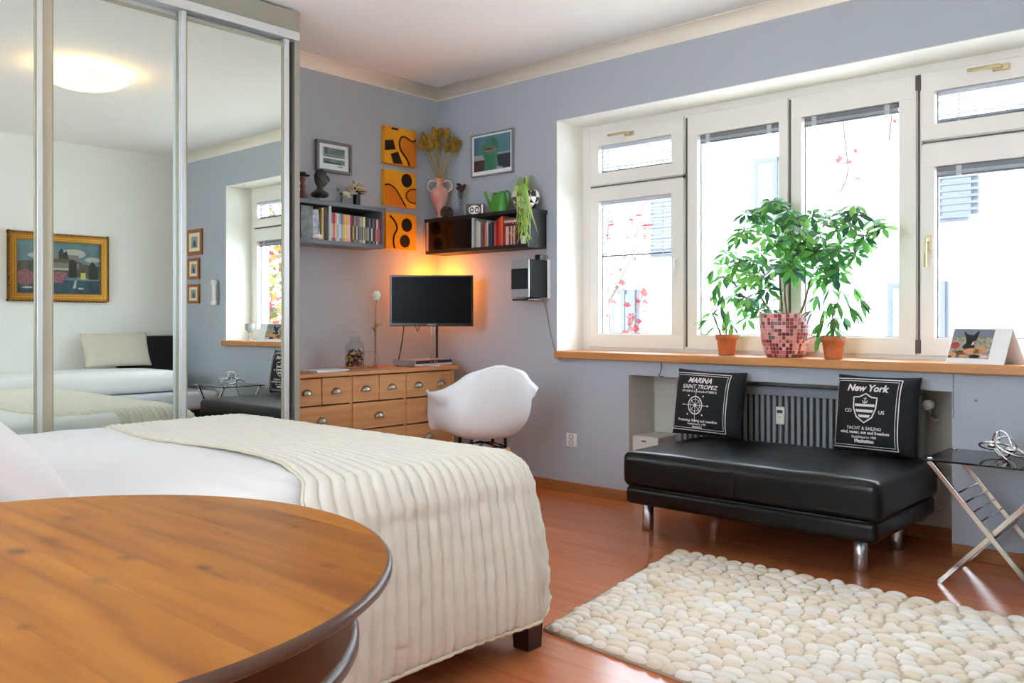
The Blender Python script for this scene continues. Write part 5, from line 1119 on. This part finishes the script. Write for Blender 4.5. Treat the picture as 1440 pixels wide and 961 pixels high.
# ================================================================ ROUND TABLE
def pine():
    m = mat('varnished_pine', (196, 122, 56), .40); n, l, b_ = nt(m); b_.inputs['Specular IOR Level'].default_value = .32
    tc = n.new('ShaderNodeTexCoord'); sx = n.new('ShaderNodeSeparateXYZ'); l.new(tc.outputs['Object'], sx.inputs[0])
    # boards across X
    def math_(op, a, c=None):
        q = n.new('ShaderNodeMath'); q.operation = op
        for i, v in enumerate((a, c)):
            if v is None: continue
            if isinstance(v, (int, float)): q.inputs[i].default_value = v
            else: l.new(v, q.inputs[i])
        return q.outputs[0]
    bx = math_('DIVIDE', math_('ADD', sx.outputs[0], 4.942-3.83-.002), .118); fl = math_('FLOOR', bx)
    wn = n.new('ShaderNodeTexWhiteNoise'); wn.noise_dimensions = '1D'; l.new(fl, wn.inputs['W'])
    mp = n.new('ShaderNodeMapping'); mp.inputs['Scale'].default_value = (11, 1.1, 1); l.new(tc.outputs['Object'], mp.inputs[0])
    cv = n.new('ShaderNodeVectorMath'); cv.operation = 'ADD'; cm = n.new('ShaderNodeCombineXYZ'); l.new(math_('MULTIPLY', wn.outputs[0], 7.3), cm.inputs[1]); l.new(mp.outputs[0], cv.inputs[0]); l.new(cm.outputs[0], cv.inputs[1])
    nz = n.new('ShaderNodeTexNoise'); nz.inputs['Scale'].default_value = 2.2; nz.inputs['Detail'].default_value = 5; nz.inputs['Distortion'].default_value = .6; l.new(cv.outputs[0], nz.inputs[0])
    r1 = ramp(n, [(.28, (130, 72, 16)), (.5, (162, 98, 22)), (.72, (178, 114, 34))]); l.new(nz.outputs[0], r1.inputs[0])
    hsv = n.new('ShaderNodeHueSaturation'); l.new(r1.outputs[0], hsv.inputs['Color']); l.new(math_('ADD', math_('MULTIPLY', wn.outputs[0], .26), .87), hsv.inputs['Value'])
    col = hsv.outputs[0]
    for (kx, ky, rx, ry, st) in ((-3.656, -3.075, .012, .024, .5), (-3.727, -3.202, .014, .030, .4), (-3.78, -3.233, .014, .02, .7), (-3.696, -3.372, .012, .018, .45), (-3.651, -3.488, .0075, .016, .95), (-3.540, -3.348, .004, .006, .8), (-3.762, -3.446, .012, .022, .35), (-3.473, -3.174, .016, .02, .3), (-3.45, -3.39, .006, .008, .85), (-3.541, -3.597, .008, .012, .5), (-3.878, -3.55, .008, .012, .5), (-3.655, -3.53, .006, .035, .5)):
        dx = math_('DIVIDE', math_('SUBTRACT', sx.outputs[0], kx+3.83), rx); dy = math_('DIVIDE', math_('SUBTRACT', sx.outputs[1], ky+3.32), ry)
        d2 = math_('ADD', math_('MULTIPLY', dx, dx), math_('MULTIPLY', dy, dy)); f = math_('MULTIPLY', math_('POWER', 2.718, math_('MULTIPLY', d2, -1.0)), min(1, st*1.35))
        mx = n.new('ShaderNodeMixRGB'); mx.inputs[2].default_value = lin((92, 46, 30)); l.new(f, mx.inputs[0]); l.new(col, mx.inputs[1]); col = mx.outputs[0]
    # board seams
    fr_ = math_('FRACT', bx); seam = math_('LESS_THAN', fr_, .012)
    mx = n.new('ShaderNodeMixRGB'); mx.inputs[2].default_value = lin((138, 76, 36)); l.new(math_('MULTIPLY', seam, .55), mx.inputs[0]); l.new(col, mx.inputs[1]); l.new(mx.outputs[0], b_.inputs['Base Color'])
    return m
T = thing('round_pine_table', 'round varnished pine table with a lower tier in the left foreground', 'table', (-3.83, -3.32, 0))
M_pine = pine(); M_pedge = mat('dark_polished_edge', (92, 62, 48), .3)
R0 = .479
b = NB(); lathe(b, [(0, .727), (R0-.03, .727), (R0-.014, .731)], seg=128); lathe(b, [(0, .750), (R0-.006, .750)], seg=128); part(T, 'tabletop', b, M_pine)
b = NB(); lathe(b, [(R0-.007, .750), (R0-.002, .7485), (R0+.001, .745), (R0+.001, .738), (R0-.003, .734), (R0-.014, .731)], seg=128); part(T, 'tabletop_rim', b, M_pedge)
b = NB(); lathe(b, [(0, .632), (.428, .632), (.433, .636), (.433, .652), (.428, .656), (0, .656)], seg=96); ap = part(T, 'lower_tier', b, mat('dark_pine_underside', (120, 72, 36), .35))
b = NB(); lathe(b, [(.431, .634), (.437, .638), (.437, .651), (.431, .655)], seg=96); part(ap, 'tier_rim', b, M_pedge)
b = NB()
for k in range(4):
    a = PI/4+k*PI/2; q = V((math.cos(a), math.sin(a)))
for sx, sy in ((.30, .12), (-.30, .12), (.30, -.12), (-.30, -.12)):
    b = NB(); lathe(b, [(0, .0), (.022, .0), (.026, .05), (.02, .10), (.028, .30), (.022, .55), (.034, .60), (.034, .632), (0, .632)], (sx, sy, 0), 20); part(T, 'leg', b, wood('pine_leg', (190, 118, 56), (170, 98, 44), 2))
    b = NB(); box(b, sx-.03, sx+.03, sy-.03, sy+.03, .656, .722, bev=.003); part(T, 'apron_block', b, wood('pine_leg', (190, 118, 56), (170, 98, 44), 2))

# ================================================================ DAYBED (seen in the mirror) AND CEILING LAMP
T = thing('daybed', 'low single daybed with stacked white mattresses below the gilt painting', 'bed', (-1.1, -4.6, 0))
b = NB(); box(b, -2.15, -.05, -4.98, -4.22, .10, .24, bev=.008); part(T, 'base', b, mat('daybed_base_dark', (48, 48, 50), .6), True)
for x in (-2.08, -.12):
    for y in (-4.90, -4.30):
        b = NB(); box(b, x-.03, x+.03, y-.03, y+.03, 0, .10); part(T, 'leg', b, M_black, True)
b = NB(); slab(b, -2.15, -.08, -4.99, -4.16, .24, .40, .05, 8, 8, 0); part(T, 'lower_mattress', b, mat('daybed_grey_sheet', (196, 198, 204), .9), True)
b = NB(); slab(b, -2.16, -.34, -5.00, -4.28, .405, .59, .085, 12, 12, .02, 6); part(T, 'upper_mattress', b, M_linen, True)
b = NB(); box(b, -.62, -.02, -5.025, -4.97, .40, .90, bev=.008); part(T, 'headboard', b, mat('charcoal_upholstery', (34, 36, 40), .8), True)
bed_pillow((-.69, -4.86, .622), .62, .33, .13, math.radians(180), math.radians(20), 'beige finely ribbed rectangular pillow propped on the daybed', 'daybed_pillow', mat('beige_pillowcase', (206, 196, 180), .9), ribs=True)
T = thing('ceiling_lamp', 'frosted glass bowl lamp glowing on the ceiling, seen in the mirror', 'lamp', (-1.89, -2.55, HC))
b = NB(); lathe(b, [(0, 0), (.06, 0), (.06, -.02), (.012, -.03), (.012, -.065), (0, -.065)], seg=24); part(T, 'mount', b, M_white)
mb = mat('frosted_glow', (250, 226, 180), .5, emit=(255, 226, 180), es=.9)
b = NB(); lathe(b, [(0, -.118), (.08, -.115), (.16, -.102), (.22, -.080), (.265, -.052), (.268, -.050), (.22, -.072), (.16, -.094), (.08, -.107), (0, -.11)], seg=48); part(T, 'glass_bowl', b, mb)
b = NB(); ell(b, (0, .04, -.075), (.03, .03, .018)); ell(b, (0, -.04, -.075), (.03, .03, .018)); part(T, 'bulb', b, mat('bulb_glow', (255, 230, 190), .5, emit=(255, 200, 120), es=8))
pl = bpy.data.lights.new('ceiling_lamp_light', 'POINT'); pl.energy = 13; pl.color = (1, .78, .5); pl.shadow_soft_size = .05
po = bpy.data.objects.new('ceiling_lamp_light', pl); COL.objects.link(po); po.parent = T; po.location = (0, 0, -.045)
